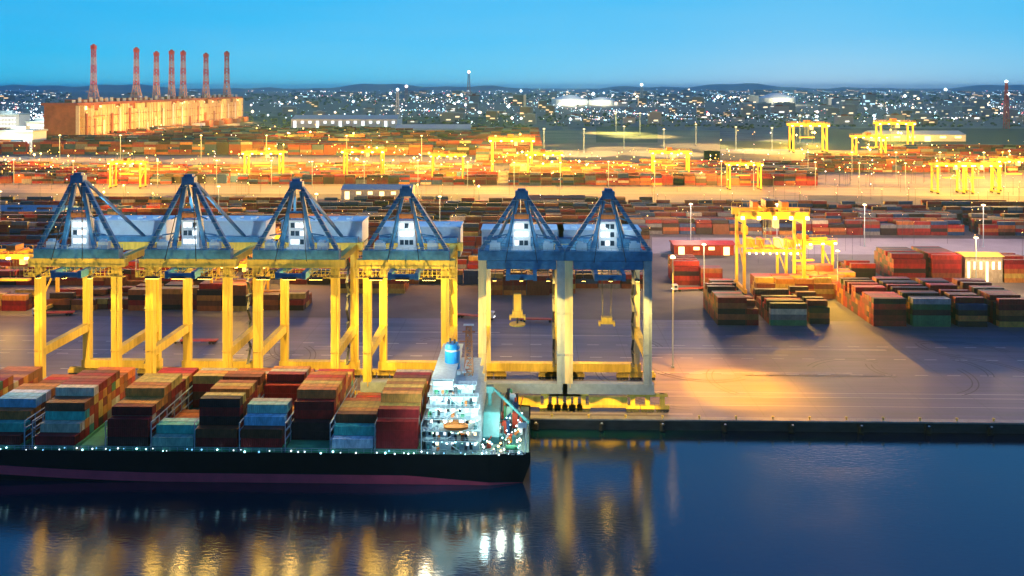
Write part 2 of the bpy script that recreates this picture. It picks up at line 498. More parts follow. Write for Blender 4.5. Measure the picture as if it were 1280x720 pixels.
fx(8,0,'maroon','dark red','white'); fx(8,0,'maroon','maroon','maroon'); FIX[(8,0,2)]='dark red'
fx(8,1,None,None,None,'maroon'); fx(8,2,None,None,None,'yellow'); fx(8,3,None,None,None,None,'orange'); fx(8,4,None,None,None,None,'rust orange'); fx(8,5,None,None,None,None,'yellow')
fx(7,0,'white'); fx(7,1,None,'teal'); fx(7,2,None,None,'brown'); fx(7,3,None,None,'orange'); fx(7,4,None,None,'yellow'); fx(7,5,None,None,'yellow')
fx(6,2,'near black','near black'); fx(6,3,None,'dark red','dark red','maroon'); fx(6,4,None,None,None,None,'rust orange'); fx(6,5,None,None,None,None,'orange')
fx(5,0,'dark red','brown'); fx(5,1,None,'maroon','light blue'); fx(5,2,None,None,None,'pale green'); fx(5,3,None,None,None,'cream')
fx(4,0,'maroon','brown'); fx(4,1,None,None,'near black','maroon','near black'); fx(4,2,None,None,None,None,'yellow'); fx(4,4,None,None,None,None,'orange'); fx(4,5,None,None,None,None,'yellow')
fx(3,0,'pale green'); fx(3,1,None,'teal'); fx(3,2,None,'pale green'); fx(3,3,'green'); fx(3,4,'green')
fx(2,0,'near black','maroon','maroon'); fx(2,1,None,None,None,'maroon'); fx(2,2,None,None,None,'orange'); fx(2,3,None,None,None,'orange')
fx(1,0,'maroon'); fx(1,1,'dark red','cream'); fx(1,2,None,None,'teal','brown'); fx(1,3,None,None,None,'brown'); fx(1,4,None,None,None,None,'cream')
fx(0,0,'maroon'); fx(0,1,'brown','teal'); fx(0,2,None,None,'rust orange'); fx(0,3,None,None,None,'light blue'); fx(0,4,None,None,None,'light blue'); fx(0,5,None,None,None,'white')
CZ = 6.3
hatch = MB(); lash = MB()
LAMPLIT_TOP = ['orange','rust orange','yellow','brown','cream','orange','maroon','dark red','rust orange']  # warm colours of top containers stand in for sodium light on them
for bay, (px, hs) in BAYS.items():
    x0 = gx(px, SY0+1.2); xc = x0+CL/2
    hatch.box(x0-.2, x0+CL+.2, SY0+1, SY1-1, 10.0, 11.1)
    for r, n in enumerate(hs):
        y = SY0+1.3+r*2.56
        for t_ in range(n):
            nb = BAYS.get(bay+1, (0,[0]*14))[1][r] if bay+1 in BAYS else 0
            vis = t_ == n-1 or r == 0 or t_ >= hs[r-1] or (bay in (8,1) or t_ >= nb)
            c_ = FIX.get((bay,r,t_)) or random.choice(LAMPLIT_TOP if t_ == n-1 and r > 1 else WEIGHT)
            z = CZ+t_*2.64
            if vis:
                lab = '%s container, %s, %s row from water, %s' % (c_, TIER[t_], ORD[r], BAYNAME[bay])
                CANDS.append((math.hypot(xc, y)-(6 if t_ == n-1 or t_ >= (hs[r-1] if r else 0) else -200), c_, (xc,y,z), 1.0, lab, 'containers stacked on the ship'))
            else:
                stuff_box(c_, xc, y, z)
# bay partly beyond the left edge of the picture
x0 = gx(-90, SY0+1.2)
hatch.box(x0-.2, x0+CL+.2, SY0+1, SY1-1, 10.0, 11.1)
for r in range(14):
    for t_ in range([2,3,4,4,5,5,5,5,4,4,4,4,4,4][r]):
        stuff_box(random.choice(WEIGHT), x0+CL/2, SY0+1.3+r*2.56, CZ+t_*2.64)
# open hatch between bays 1 and 2
hx0 = gx(101, SY0+1); hx1 = gx(132, SY0+1)
hatch.box(hx0, hx1, SY0+1, SY1-1, 10.0, 11.4)
hatch.build('hatch_covers', GREEN, ship)
# lashing bridges stand between the bays
for px in (-29, 30, 40, 131.5, 188.5, 242.8, 299, 356.3, 412.5, 468.5, 526.5):
    xx = gx(px, SY0+1)
    m = MB()
    for y in [SY0+1.1+k*5.1 for k in range(8)]:
        m.box(xx-.12, xx+.12, y, y+.25, 10, 18.5)
    for z in (13.4, 16.0, 18.3): m.box(xx-.2, xx+.2, SY0+1.4, SY1-1.2, z, z+.15)
    m.build('lashing_bridge', pmat_l if 'pmat_l' in globals() else GREYBLUE, ship)

# deckhouse
dx0 = gx(532, SY0+4); dx1 = gx(599, SY0+4)
WHS = pmat('superstructure_white_paint', (.62,.74,.72), .5, var=.18, scale=.8)
dh = MB()
tiers = [(dx0, dx1, 4, 34), (dx0, dx1, 4, 34), (dx0+.4, dx1-.3, 5, 33), (dx0+.8, dx1-.6, 6, 32), (dx0+1.0, dx1-1.0, 7, 31), (dx0+1.6, dx1-1.6, 8.5, 30)]
zz = 10.0
for i, (a, b_, c_, d_) in enumerate(tiers):
    dh.box(a, b_, SY0+c_, SY0+d_, zz, zz+2.85)
    dh.box(a-.7, b_+.7, SY0+c_-1.3, SY0+d_+1.3, zz+2.85, zz+3.0)
    zz += 3.0
body = dh.build('deckhouse', WHS, ship)
# windows, stairs, doors and rails on each deck
for i, (a, b_, c_, d_) in enumerate(tiers):
    z = 10+3*i
    n = 7; MM = (WINLIT, WINLIT, WINLIT, WINWARM, GLASS)
    for k in range(n):
        xx = a+1.2+(b_-a-2.4)*k/(n-1)
        if random.random() < .85:
            MB().box(xx-.38, xx+.38, SY0+c_-.04, SY0+c_, z+1.2, z+2.1).build('window', random.choice(MM), body)
    for k in range(5):
        yy = SY0+c_+3+k*5
        MB().box(b_, b_+.04, yy-.4, yy+.4, z+1.2, z+2.1).build('window', random.choice(MM), body)
    for k in range(9):      # lockers, rafts, vents on the deck edge
        xx = random.uniform(a-.4, b_-.2); w3 = random.uniform(.2,.6); h3 = random.uniform(.5,1.9)
        MB().box(xx, xx+w3*2, SY0+c_-1.0, SY0+c_-.3, z, z+h3).build('deck_locker', random.choice((DARK,GREYBLUE,TEAL,WHITE,ORANGE,GREEN,DARK)), body)
    for k in range(2):
        xx = random.uniform(a+1, b_-1.6)
        MB().box(xx, xx+.9, SY0+c_-.05, SY0+c_, z+.05, z+2.1).build('door', DARK, body)
    rm = MB()
    yy = SY0+c_-1.2
    for k in range(12):
        xx = a-.6+(b_-a+1.2)*k/11
        rm.box(xx-.04, xx+.04, yy, yy+.08, z+3.0, z+4.0)
    for h_ in (3.5, 3.95): rm.box(a-.6, b_+.6, yy+.001, yy+.079, z+h_, z+h_+.06)
    if i < 5:
        s_ = 1 if i % 2 else -1; cx_ = (a+b_)/2
        rm.beam((cx_-s_*2.2, yy+.3, z+.1), (cx_+s_*2.2, yy+.3, z+3.0), .5, .2)
    rm.build('deck_rail', WHITE, body)
# bridge wheelhouse
m = MB(); bz = 28.0
m.box(dx0+2.2, dx0+8.2, SY0+3, SY1-3, bz, bz+3)
m.box(dx0+1.8, dx0+8.6, SY0+2.6, SY1-2.6, bz+3, bz+3.2)
wh = m.build('wheelhouse', WHS, ship)
MB().box(dx0+2.5, dx0+7.9, SY0+2.95, SY0+3, bz+1.3, bz+2.4).build('window_row', WINLIT, wh)
# funnel
m = MB(); fcx = gx(565.5, SY0+18); fcy = SY0+18
m.cyl((fcx,fcy,27.5), (fcx,fcy,35.8), 2.4, 20, 0)
m.cyl((fcx,fcy,35.8), (fcx,fcy,37.0), 2.4, 20, 0, r2=1.9)
m.cyl((fcx,fcy,34.9), (fcx,fcy,35.4), 2.46, 20, 1)
m.box(fcx-2.8, fcx+2.8, fcy-2.8, fcy+2.8, 27.4, 29.2, 1)
fn = m.build('funnel', [FUNNEL, WHITE], ship)
MB().cyl((fcx-.7,fcy,37.0), (fcx-.7,fcy,38.4), .35, 8).cyl((fcx+.7,fcy,37.0), (fcx+.7,fcy,38.1), .35, 8).build('exhaust_pipe', DARK, fn)
# brown lattice mast aft of the funnel
def lattice(m, x, y, z0, z1, w0, w1, n, t=.22, mm=0, alt=None):
    pr = None
    for k in range(n+1):
        f = k/n; w_ = w0+(w1-w0)*f; z = z0+(z1-z0)*f
        c_ = [Vector((x+i*w_/2, y+j*w_/2, z)) for i, j in ((-1,-1),(1,-1),(1,1),(-1,1))]
        mi = mm if alt is None or (k//2) % 2 == 0 else alt
        for i in range(4): m.beam(c_[i], c_[(i+1)%4], t*.7, m=mi)
        if pr:
            for i in range(4):
                m.beam(pr[i], c_[i], t, m=mi)
                m.beam(pr[i], c_[(i+1)%4], t*.6, m=mi)
        pr = c_
m = MB(); mx = gx(586, SY0+16)
lattice(m, mx, SY0+16, 27, 43, 2.6, 1.4, 8, .4)
m.box(mx-2, mx+2, SY0+15.8, SY0+16.2, 41, 41.4); m.box(mx-3, mx+1.4, SY0+15.8, SY0+16.2, 38, 38.3)
mast = m.build('radar_mast', pmat('brown_mast_paint', (.30,.12,.05), .5), ship)
MB().box(mx-1.6, mx+1.6, SY0+15.4, SY0+15.9, 43.2, 43.7).cyl((mx,SY0+15.7,42.9),(mx,SY0+15.7,43.3),.3,8).build('radar_bar', WHITE, mast)
# lifeboats in davits on the near side
def lifeboat(x, y, z):
    m = MB(); n = 10; prof = []
    b = len(m.v); segs = 8
    for k in range(n+1):
        t = k/n*2-1; w_ = 1.25*math.sqrt(max(.02,1-t*t))**.8; h_ = 1.3*math.sqrt(max(.05,1-t*t*.8))
        for j in range(segs):
            a = 2*math.pi*j/segs
            m.v.append((x+t*3.6, y+w_*math.cos(a), z+h_*math.sin(a)))
    for k in range(n):
        for j in range(segs):
            j2 = (j+1) % segs
            m.f.append((b+k*segs+j, b+k*segs+j2, b+(k+1)*segs+j2, b+(k+1)*segs+j)); m.m.append(0)
    m.f.append(tuple(b+j for j in range(segs))); m.m.append(0)
    m.f.append(tuple(b+n*segs+j for j in reversed(range(segs)))); m.m.append(0)
    m.box(x-1, x+.8, y-.7, y+.7, z+1.0, z+1.7)
    return m
for k, zz in ((0, 17.6),):
    lb = lifeboat((dx0+dx1)/2+1.2, SY0+2.3, zz).build('lifeboat', ORANGE, ship)
    m = MB()
    for s_ in (-2.6, 2.6):
        xx = (dx0+dx1)/2+1.2+s_
        m.beam((xx, SY0+4, zz-1.5), (xx, SY0+2.4, zz+2.6), .28); m.beam((xx, SY0+2.4, zz+2.6), (xx, SY0+2.4, zz+1.2), .12)
    m.build('davit', WHITE, lb)
# aft mooring deck gear
ax0 = gx(602, SY0+4); ax1 = XS
m = MB()
m.prism([(SY0+8,10),(SY0+30,10),(SY0+30,17),(SY0+14,17),(SY0+8,12)], ax0, ax0+5)
m.build('engine_casing', TEAL, ship)
gm = [RED, WHITE, TEAL, GREEN, DARK, ORANGE, HOUSE, YELLOW]
for k in range(4):                    # winches
    x = ax0+2.5+random.uniform(0, 9); y = SY0+3+k*8
    m = MB(); m.cyl((x-1.2,y,11.1),(x+1.2,y,11.1),.8,12); m.cyl((x-1.35,y,11.1),(x-1.2,y,11.1),1.15,12); m.cyl((x+1.2,y,11.1),(x+1.35,y,11.1),1.15,12)
    m.box(x-1.7, x+1.7, y-.9, y+.9, 10, 10.3); m.box(x+1.4, x+2.2, y-.5, y+.5, 10.3, 11.6)
    m.build('mooring_winch', random.choice([TEAL, GREEN, RED]), ship)
for k in range(5):
    x = ax0+1+k*2.6; m = MB()
    for s_ in (-.4,.4): m.cyl((x+s_,SY0+1.4,10),(x+s_,SY0+1.4,11.1),.26,8)
    m.box(x-.9,x+.9,SY0+1,SY0+1.8,10,10.12); m.build('mooring_bitts', WHITE, ship)
# small provisions crane, slanting down over the stern
m = MB(); cx_ = ax0+1.6; cy_ = SY0+20
m.cyl((cx_,cy_,10),(cx_,cy_,21),.7,10); m.box(cx_-1,cx_+1.2,cy_-1,cy_+1,21,23)
pc = m.build('provisions_crane', TEAL, ship)
m = MB(); m.beam((cx_+1,cy_-.3,22.4),(cx_+12.5,cy_-10,15.5),.5,.7); m.beam((cx_+1,cy_+.4,21.6),(cx_+12.5,cy_-9.4,15.0),.2)
m.build('jib', TEAL, pc)
# deck stores: pallets, drums, pipes piled aft (the small coloured jumble)
for k in range(70):
    x = random.uniform(ax0+.8, ax1-1.6); y = SY0+random.uniform(2.5, 34); s_ = random.uniform(.3,1.0)
    top = 10+max(0, (y-SY0-3)*.18)+random.uniform(.7,1.8)
    m = MB()
    if random.random() < .4: m.cyl((x,y,10),(x,y,top),s_*.6,10)
    elif random.random() < .5:
        m.box(x-s_,x+s_,y-s_*.7,y+s_*.7,10,top-.4); m.box(x-s_*.8,x+s_*.6,y-s_*.5,y+s_*.5,top-.4,top)
    else:
        for i in range(3): m.beam((x-s_*1.6,y+i*.45,10.3+i*.2),(x+s_*1.2,y+i*.45-.6,top-.3),.3)
    m.build('deck_gear', random.choice([RED,RED,WHITE,DARK,TEAL,GREEN,ORANGE,HOUSE,DARK,CM['cream'],CM['pale green'],DKBLUE]), ship)
# ensign staff and stern lamps
m = MB(); m.beam((XS-.2,SY0+1.6,10),(XS+.3,SY0+1.6,19.5),.28)
m.box(XS-2.2,XS+.2,SY0+1.55,SY0+1.62,17.6,19.2); m.build('ensign_staff', WHITE, ship)
lampspots = []
m = MB()
for i in range(110):
    if i < 60:
        lv = random.randint(0, 5); a, b_, c_, d_ = tiers[lv]
        p = (random.uniform(a-.3, b_+.3), SY0+c_-.9, 10+3*lv+random.choice((2.2,2.6)))
    else:
        y = SY0+random.uniform(1, 20)
        p = (random.uniform(ax0, ax1-1), y, 10.9+max(0,(y-SY0-3)*.15)+random.uniform(0,1.6))
    m.ball(p, random.uniform(.13,.3), random.choice((0,0,1,1,2,3)), 6, 4)
    m.beam(p, (p[0],p[1],p[2]-1.0), .06, m=4)
o = m.build('deck_lamps', [L_WHITE, L_CYAN, L_WARM, emat('greenish_lamp_glow', (.55,1,.6), 4), DARK], ship); o['kind'] = 'stuff'
bxm = (dx0+dx1)/2
CW_ = (.62,.95,1)
spot((bxm-2, SY0-3.5, 22), (bxm, SY0+8, 9), 34000, CW_, 150)
spot((bxm+4, SY0-1.5, 30), (bxm, SY0+10, 9), 20000, CW_, 150)
point((dx0-.9, SY0+8, 29), 3500, (1,.93,.7))
point((fcx-4.6, fcy-5, 33), 3000, (1,.92,.65))
point(((ax0+ax1)/2-1, SY0+9, 18), 11000, (.85,1,.85))
point((ax0+1, SY0+3.5, 16), 2600, (.6,.95,1))
point((ax1-2, SY0+2.6, 14.5), 3200, (.75,1,.85))
# lamp brackets that carry those lights
for (x, y, z0, z1, yb) in ((bxm-2,SY0-3.5,21.9,22.2,SY0+6), (bxm+4,SY0-1.5,29.9,30.2,SY0+8.5)):
    MB().beam((x,yb,z0+5),(x,y,z1+5),.25).box(x-.5,x+.5,y-.2,y+.3,z0+4.9,z1+5.1).build('floodlight_bracket', WHITE, ship)

# ------------------------------------------------------------------ quay cranes
def sts_crane(pxc, apex, yellow_beam, label, house_z=(51.5, 60), spreader=None):
    Y0 = 275.0
    root = empty('quay_crane', (gx(pxc, Y0), Y0, 0))
    tag(root, label, 'crane', 'ship to shore cranes along the quay')
    hw = 13.6; G = 30.0
    for sx in (-1, 1):
        for yy, zb in ((0, 7.5), (G, 4.5)):
            m = MB(); x = sx*hw
            w_ = 1.35
            m.box(x-w_, x+w_, yy-1.2, yy+1.2, zb, 52.4)
            for z in (20, 34, 46): m.box(x-w_-.12, x+w_+.12, yy-1.32, yy+1.32, z, z+.3)
            m.box(x+w_*.2, x+w_*.2+.3, yy-1.5, yy-1.2, zb+1, 50)
            lg = m.build('leg', YELLOW if yellow_beam else (CREAM if yy > 0 or sx < 0 else GREYBLUE), root)
            # bogies
            m = MB(); zt = zb-1.2
            for k in (-1, 0, 1):
                cx_ = x*1.0+k*5.1
                m.box(cx_-2.4, cx_+2.4, yy-.75, yy+.75, 1.2, 2.4); m.prism([(yy-.6,2.4),(yy+.6,2.4),(yy+.45,zt),(yy-.45,zt)], cx_-.8, cx_+.8)
                for j in (-1.7,-.6,.6,1.7): m.cyl((cx_+j,yy-.45,.62),(cx_+j,yy+.45,.62),.6,10,1)
            m.box(x-6.9, x+6.9, yy-.65, yy+.65, zt-.9, zt)
            m.build('bogie', [YELLOW, DARK], root)
    # sill beams
    m = MB(); m.box(-hw-2.2, hw+2.2, -1.35, 1.35, 6.4, 9.9); m.build('sill_beam', GREYBLUE, root)
    m = MB(); m.box(-hw-1.8, hw+1.8, G-1.35, G+1.35, 3.3, 6.4); m.build('sill_beam', YELLOW, root)
    if not yellow_beam:
        MB().box(-6.6, 6.6, -.8, .8, 1.6, 5.2).box(-6.4, 6.4, -1.0, -.82, 2.2, 2.6).build('cable_housing', YELLOW, root)
    # side frame beams at mid height and at the top
    for sx in (-1, 1):
        x = sx*hw
        MB().box(x-1.1, x+1.1, 1.2, G-1.2, 17.6, 20.6).build('side_beam', YELLOW, root)
        MB().box(x-1.1, x+1.1, 1.2, G-1.2, 49.6, 52.0).build('side_beam', YELLOW if yellow_beam else BLUE, root)
    # portal beams
    pm = YELLOW if yellow_beam else BLUE
    for yy in (0, G):
        m = MB(); 
        m.box(-hw+1.56 if not yellow_beam else -hw-3.5, hw-1.56 if not yellow_beam else hw+3.5, yy-1.45-(0 if yy else .0), yy+1.45, 49.4, 52.3)
        m.build('portal_beam', pm, root)
    if yellow_beam:
        # service walkway hung below the portal beam: truss with posts and clutter
        m = MB(); y = -2.2
        m.box(-hw-4, hw+4, y-.7, y+.7, 46.2, 46.45)
        for z in (47.4, 48.6): m.box(-hw-4, hw+4, y-.72, y-.62, z, z+.14)
        x = -hw-4
        while x <= hw+4:
            m.box(x-.08, x+.08, y-.7, y-.6, 46.4, 49.4)
            if random.random() < .7: m.beam((x,y-.65,46.4),(x+1.5,y-.65,48.7),.1)
            if random.random() < .5: m.box(x, x+random.uniform(.4,1.1), y-.4, y+.4, 46.45, 46.45+random.uniform(.6,1.9), random.choice((0,1)))
            x += 1.5
        m.build('walkway', [YELLOW, pmat_dk], root)
    # blue upper cross beam
    m = MB(); m.box(-hw-1.5, hw+1.5, -1.5, 1.5, 52.4, 55.6)
    m.build('upper_beam', BLUE, root)
    MB().box(-hw-1.5, hw+1.5, G-1.5, G+1.5, 52.4, 54.4).build('upper_beam', BLUE, root)
    # A frame
    m = MB()
    for sx in (-1, 1):
        m.beam((sx*(hw+.6),0,55.6), (sx*1.0,0,apex), 1.25, 1.3)
        m.beam((sx*5.6,.4,55.6), (sx*1.5,.3,apex-2.5), 1.3, 1.2)
    m.box(-2.2, 2.2, -1.2, 1.5, apex-1.8, apex+.9)
    m.box(-1.4, 1.4, -.9, 1.2, apex+.9, apex+1.7)
    f = .48; za = 55.6+(apex-55.6)*f; xa = (hw)*(1-f)
    m.box(-3.3, 3.3, -.2, .8, za+1.5, za+2.3)
    m.build('a_frame', BLUE, root)
    # handrails, cable trays and small lamps on the upper beam
    m = MB()
    for yy in (-1.45, 1.45):
        for k in range(16): m.box(-hw-1.4+k*(2*hw+2.8)/15-.05, -hw-1.4+k*(2*hw+2.8)/15+.05, yy-.04, yy+.04, 55.6, 56.8)
        m.box(-hw-1.4, hw+1.4, yy-.03, yy+.03, 56.7, 56.8); m.box(-hw-1.4, hw+1.4, yy-.03, yy+.03, 56.2, 56.27)
    m.build('handrail', GREYBLUE, root)
    for sx in (-1, 1):
        for k in range(9):       # platforms up the frame legs
            m = MB()
            f2 = .08+k*.1; px_ = sx*((hw+.6)*(1-f2)+1.0*f2); pz_ = 55.6+(apex-55.6)*f2
            m.box(px_-.9, px_+.9, -1.3, -.66, pz_, pz_+.1)
            m.beam((px_-.8*sx,-1.25,pz_),(px_-.8*sx,-1.25,pz_+1.1),.07)
            m.build('frame_step', GREYBLUE, root)
        m = MB(); m.beam((sx*8.5,.2,56),(sx*4.0,.2,62.5),.35); m.beam((sx*9.6,.2,60.4),(sx*4.3,.2,61.2),.4); m.beam((sx*6.3,.2,66.0),(sx*2.9,.2,67.5),.35)
        m.build('frame_brace', BLUE, root)
        MB().box(sx*9.2-1.8, sx*9.2+1.8, -.9, 1.1, 55.62, 58.2).box(sx*9.2-1.3, sx*9.2+.6, -.7, .9, 58.2, 58.9).build('winch_housing', HOUSE, root)
    # back stays
    for sx in (-1, 1):
        MB().beam((sx*1.2,1,apex-.5), (sx*(hw-4.6),G-1,54.6), .9, .9).build('back_stay', BLUE, root)
        MB().beam((sx*1.6,-.6,apex-.8), (sx*5.4,-7.0,52.9), .22).build('forestay', DARK, root)
    # twin girders
    for sx in (-1, 1):
        MB().box(sx*4.6-.65, sx*4.6+.65, -7.5, G+16, 55.7 if False else 46.9, 49.35).build('girder', BLUE, root)
    for yy in (-7.2, 8, 22, G+14): MB().box(-3.95, 3.95, yy-.5, yy+.5, 47.2, 48.8).build('girder_tie', BLUE, root)
    # machinery house on the back reach
    z0, z1 = house_z
    m = MB(); m.box(-15.9, 15.9, G+3, G+15, z0, z1-.5); m.box(-16.2, 16.2, G+2.7, G+15.3, z1-.5, z1)
    m.box(-15.9, 15.9, G+2.0, G+3, z0-.5, z0)
    hs = m.build('machinery_house', HOUSE, root)
    for x in (-11,-5,3,9): MB().box(x, x+2.2, G+6, G+8.5, z1, z1+.8).build('roof_vent', HOUSE, hs)
    m = MB()
    for x in (-15.4, 15.4):
        m.box(x-.5, x+.5, G+3.5, G+14.5, z0-3.4, z0-.5)
    m.box(-15.9, 15.9, G+5, G+6.2, z0-2.01, z0-.51)
    m.build('house_support', BLUE, root)
    # lit operator and electrical cabin inside the A frame
    m = MB(); m.box(-3.1, 3.1, .9, 4.6, 56.0, 65.2); m.box(-3.4, 3.4, .6, 4.9, 65.2, 65.6); m.box(-3.7,3.7,.2,4.9,55.6,56.0)
    cb = m.build('cabin', WHITE, root)
    for z in (57.2, 60.2, 63.0):
        for x in (-2.4,-.75,.9): MB().box(x, x+1.35, .84, .9, z, z+1.7).build('window', random.choice((WINLIT,WINLIT,GLASS)), cb)
    m = MB(); m.box(-2.5,2.5,-.3,2.4,66.6,68.2); m.cyl((-1.2,-.5,67.4),(-1.2,2.5,67.4),.9,12); m.cyl((1.2,-.5,67.4),(1.2,2.5,67.4),.9,12)
    m.build('sheave_block', ORANGE, root)
    for sx in (-1,1):
        MB().box(sx*2.6-.15, sx*2.6+.15, .7, .9, 65.6, 72).build('ladder', DARK, root)
    # stair tower on a landside leg
    m = MB(); x = hw-1.7
    for k in range(8):
        z = 7+k*5.2; s_ = 1 if k % 2 else -1
        m.beam((x, G-4+s_*1.8, z), (x, G-4-s_*1.8, z+5.2), .9, .18)
        m.box(x-.5, x+.5, G-6.4, G-1.6, z-.05, z+.05)
    m.build('stairway', DARK, root)
    # floodlights under the portal beam, on short outriggers
    for x in (-9, 0, 9):
        m = MB(); big = 2.2 if apex > 76 and apex < 80.2 else .6
        m.beam((x,-1.4,49.0),(x,-8.2,47.9),.22, m=1)
        m.box(x-big-.1, x+big+.1, -9.0, -7.7, 47.2, 47.9, 1); m.box(x-big, x+big, -8.9, -7.8, 47.12, 47.2, 0)
        m.build('floodlight', [L_FLOOD, DARK], root)
    for x in (-10, 10):
        m = MB()
        m.box(x-.7, x+.7, 14.5, 15.5, 48.2, 48.9, 1); m.box(x-.6, x+.6, 14.6, 15.4, 48.12, 48.2, 0)
        m.beam((x,15,48.9),(x*1.25,15,49.6),.3, m=1)
        m.build('floodlight', [L_WARM, DARK], root)
    if spreader:
        sx_, sy_, sz_, hh = spreader
        m = MB(); m.box(-5.2, 5.2, sy_-2.4, sy_+2.4, 49.4, 50.4); m.box(-2,2,sy_-1.6,sy_+1.6,50.4,51.8)
        tr = m.build('trolley', YELLOW, root)
        m = MB()
        for i in (-1,1):
            for j in (-1,1): m.beam((sx_+i*1.7,sy_+j*1.1,50), (sx_+i*1.5,sy_+j*.9,sz_+2.2), .16)
        m.build('hoist_rope', DARK, root)
        m = MB(); m.box(sx_-1.9, sx_+1.9, sy_-1.2, sy_+1.2, sz_+.8, sz_+2.4); m.box(sx_-2.9, sx_+2.9, sy_-1.0, sy_+1.0, sz_, sz_+.8)
        for i in (-1,1): m.box(sx_+i*2.6-.3, sx_+i*2.6+.3, sy_-1.25, sy_+1.25, sz_-.7, sz_)
        if hh:
            m.box(sx_-1.3, sx_+1.3, sy_-.9, sy_+.9, sz_+2.4, sz_+8.5)
        m.build('spreader', YELLOW, root)
        if hh:
            MB().cyl((sx_,sy_-1,sz_-2.4),(sx_,sy_-1,sz_-1.9),2.9,16).build('work_platform', YELLOW, root)
            MB().cyl((sx_,sy_-1,sz_-1.9),(sx_,sy_-1,sz_+.1),.35,8).build('platform_hanger', DARK, root)
    return root
pmat_dk = pmat('brown_walkway_gear', (.10,.05,.03), .6)
CR = [(98, 80.5, True, 'leftmost blue and yellow quay crane with tall pointed frame'),
      (236.5, 80.0, True, 'second quay crane from the left, yellow legs behind the low container bay'),
      (371, 78.5, True, 'third quay crane from the left, blue frame above yellow legs'),
      (508, 76.2, True, 'fourth quay crane from the left, yellow legs just left of the ship funnel'),
      (652, 75.4, False, 'fifth quay crane, beside the ship stern with a platform hanging in its portal'),
      (760, 75.4, False, 'rightmost quay crane with a yellow spreader hanging on ropes in its portal')]
for i, (px, ap, yb, lab) in enumerate(CR):
    hz = (51.5, 60) if i < 4 else (46.8, 57)
    if i == 3: hz = (49.5, 58)
    spd = {4: (-1.6, 10, 29.5, 1), 5: (.5, 10, 27.5, 0)}.get(i)
    r_ = sts_crane(px, ap, yb, lab, hz, spd)
    X = gx(px, 275)
    hw_ = 13.6; pw = 1.0 if i < 4 else .5
    for sx in (-1, 1):
        # narrow floods down the legs, from the outriggers and the portal
        spot((X+sx*9, 266.4, 47.0), (X+sx*hw_, 275, 22), 260000*pw, SOD, 62, blend=.8)
        spot((X+sx*9, 289, 48.0), (X+sx*hw_, 305, 20), 210000*pw, SOD, 58, blend=.8)
    if i < 5:   # over the ship
        spot((X, 266.4, 47.0), (X, 256, 12), 52000 if i < 4 else 12000, (1,.60,.16), 95, blend=.8)
    spot((X, 277.5, 73.5), (X, 312, 55), 42000, (.78,.93,1), 75, .4, blend=.6)  # added cool fill to brighten the machinery house, no fixture there
    point((X, 270.5, 62), 1500, (.75,.92,1), .3)
    if i > 3: point((X-1+(i-4)*1.5, 281.5, 33), 3500, (1,.62,.1), .3)  # added glow beside the hanging spreader, no fixture there
    for x in (-11, 0, 11):
        if i < 4: point((X+x, 269.2, 45.2), 5500, (1,.66,.14), .3)  # added fill to brighten the yellow portal beam and leg tops
        spot((X+x, 271.2, 6.1), (X+x, 272.0, 0), 16000 if i > 3 else 1500, (1,.58,.03), 125, .3)  # added amber fill on the bogies below the sill beam

# ------------------------------------------------------------------ yard containers
def block(X, Y, nslots, nrows, tiers, phrase, colours=WEIGHT, sx=1.0, group='containers stacked in the yard', jitter=True, cand=True):
    for s_ in range(nslots):
        hprev = 0
        for r in range(nrows):
            n = max(1, tiers-(random.choice((0,0,0,1,1,2)) if jitter else 0))
            if r == 0: n = max(n, tiers-1)
            for t_ in range(n):
                xc = X+CL*sx/2+s_*(CL*sx+.5); y = Y+r*2.6; z = .02+t_*2.62
                vis = r == 0 or t_ >= min(hprev, n-1) or s_ in (0, nslots-1)
                if not vis: continue
                c_ = colours(s_, r, t_) if callable(colours) else random.choice(colours)
                if cand:
                    where = TIER[t_].replace(' up','')+', '+ORD[r]+' row back'
                    if nslots > 1: where = TIER[t_]+', '+ORD[r]+' row back, '+ORD[s_]+' from the left'
                    lab = '%s container, %s, %s' % (c_, where, phrase)
                    face = r == 0 or t_ >= hprev or t_ == n-1
                    CANDS.append((math.hypot(xc, y)-(0 if face else -400), c_, (xc,y,z), sx, lab, group))
                else: stuff_box(c_, xc, y, z, sx)
            hprev = n
YN = 376.0
DKS = ['near black','maroon','dark red','brown','near black','near black','maroon','brown','dark red']
block(gx(897,YN), YN, 1, 12, 5, 'block left of lit gantry', DKS, 1.12)
block(gx(914,YN), YN+38, 1, 4, 4, 'small stack behind it', DKS, 1.0, cand=False)
block(gx(932,YN), YN, 1, 6, 4, 'slim block before lit gantry', DKS, .5)
block(gx(963,YN), YN, 1, 12, 4, 'greenish block before lit gantry', lambda s,r,t: ('green','grey','cream','near black')[t%4] if r == 0 else random.choice(DKS), 1.40)
block(gx(1012,YN+3), YN+3, 1, 12, 4, 'block right of lit gantry', DKS, .78)
block(gx(1092,YN), YN, 1, 18, 5, 'red faced block', lambda s,r,t: ('red','red','maroon','dark red','near black')[t] if r == 0 else random.choice(DKS+['orange']), 1.25)
block(gx(1141,YN), YN, 1, 18, 5, 'dark green faced block', lambda s,r,t: ('green','green','near black','green','grey')[t] if r == 0 else random.choice(DKS+['brown']), 1.45)
block(gx(1198,YN), YN, 1, 16, 5, 'block with orange stripe', lambda s,r,t: ('near black','rust orange','near black','dark blue','near black')[t] if r == 0 else random.choice(DKS), 1.1)
block(gx(1249,YN), YN, 1, 16, 5, 'rightmost front block', lambda s,r,t: ('orange','brown','rust orange','maroon','dark red')[t] if r == 0 else random.choice(DKS+['red']), 1.2)
block(gx(946,424), 424, 5, 5, 4, '', ['orange','rust orange','yellow','brown','orange','maroon'], .8, cand=False)
block(gx(1000,440), 440, 3, 4, 5, '', ['orange','rust orange','brown','maroon'], .8, cand=False)
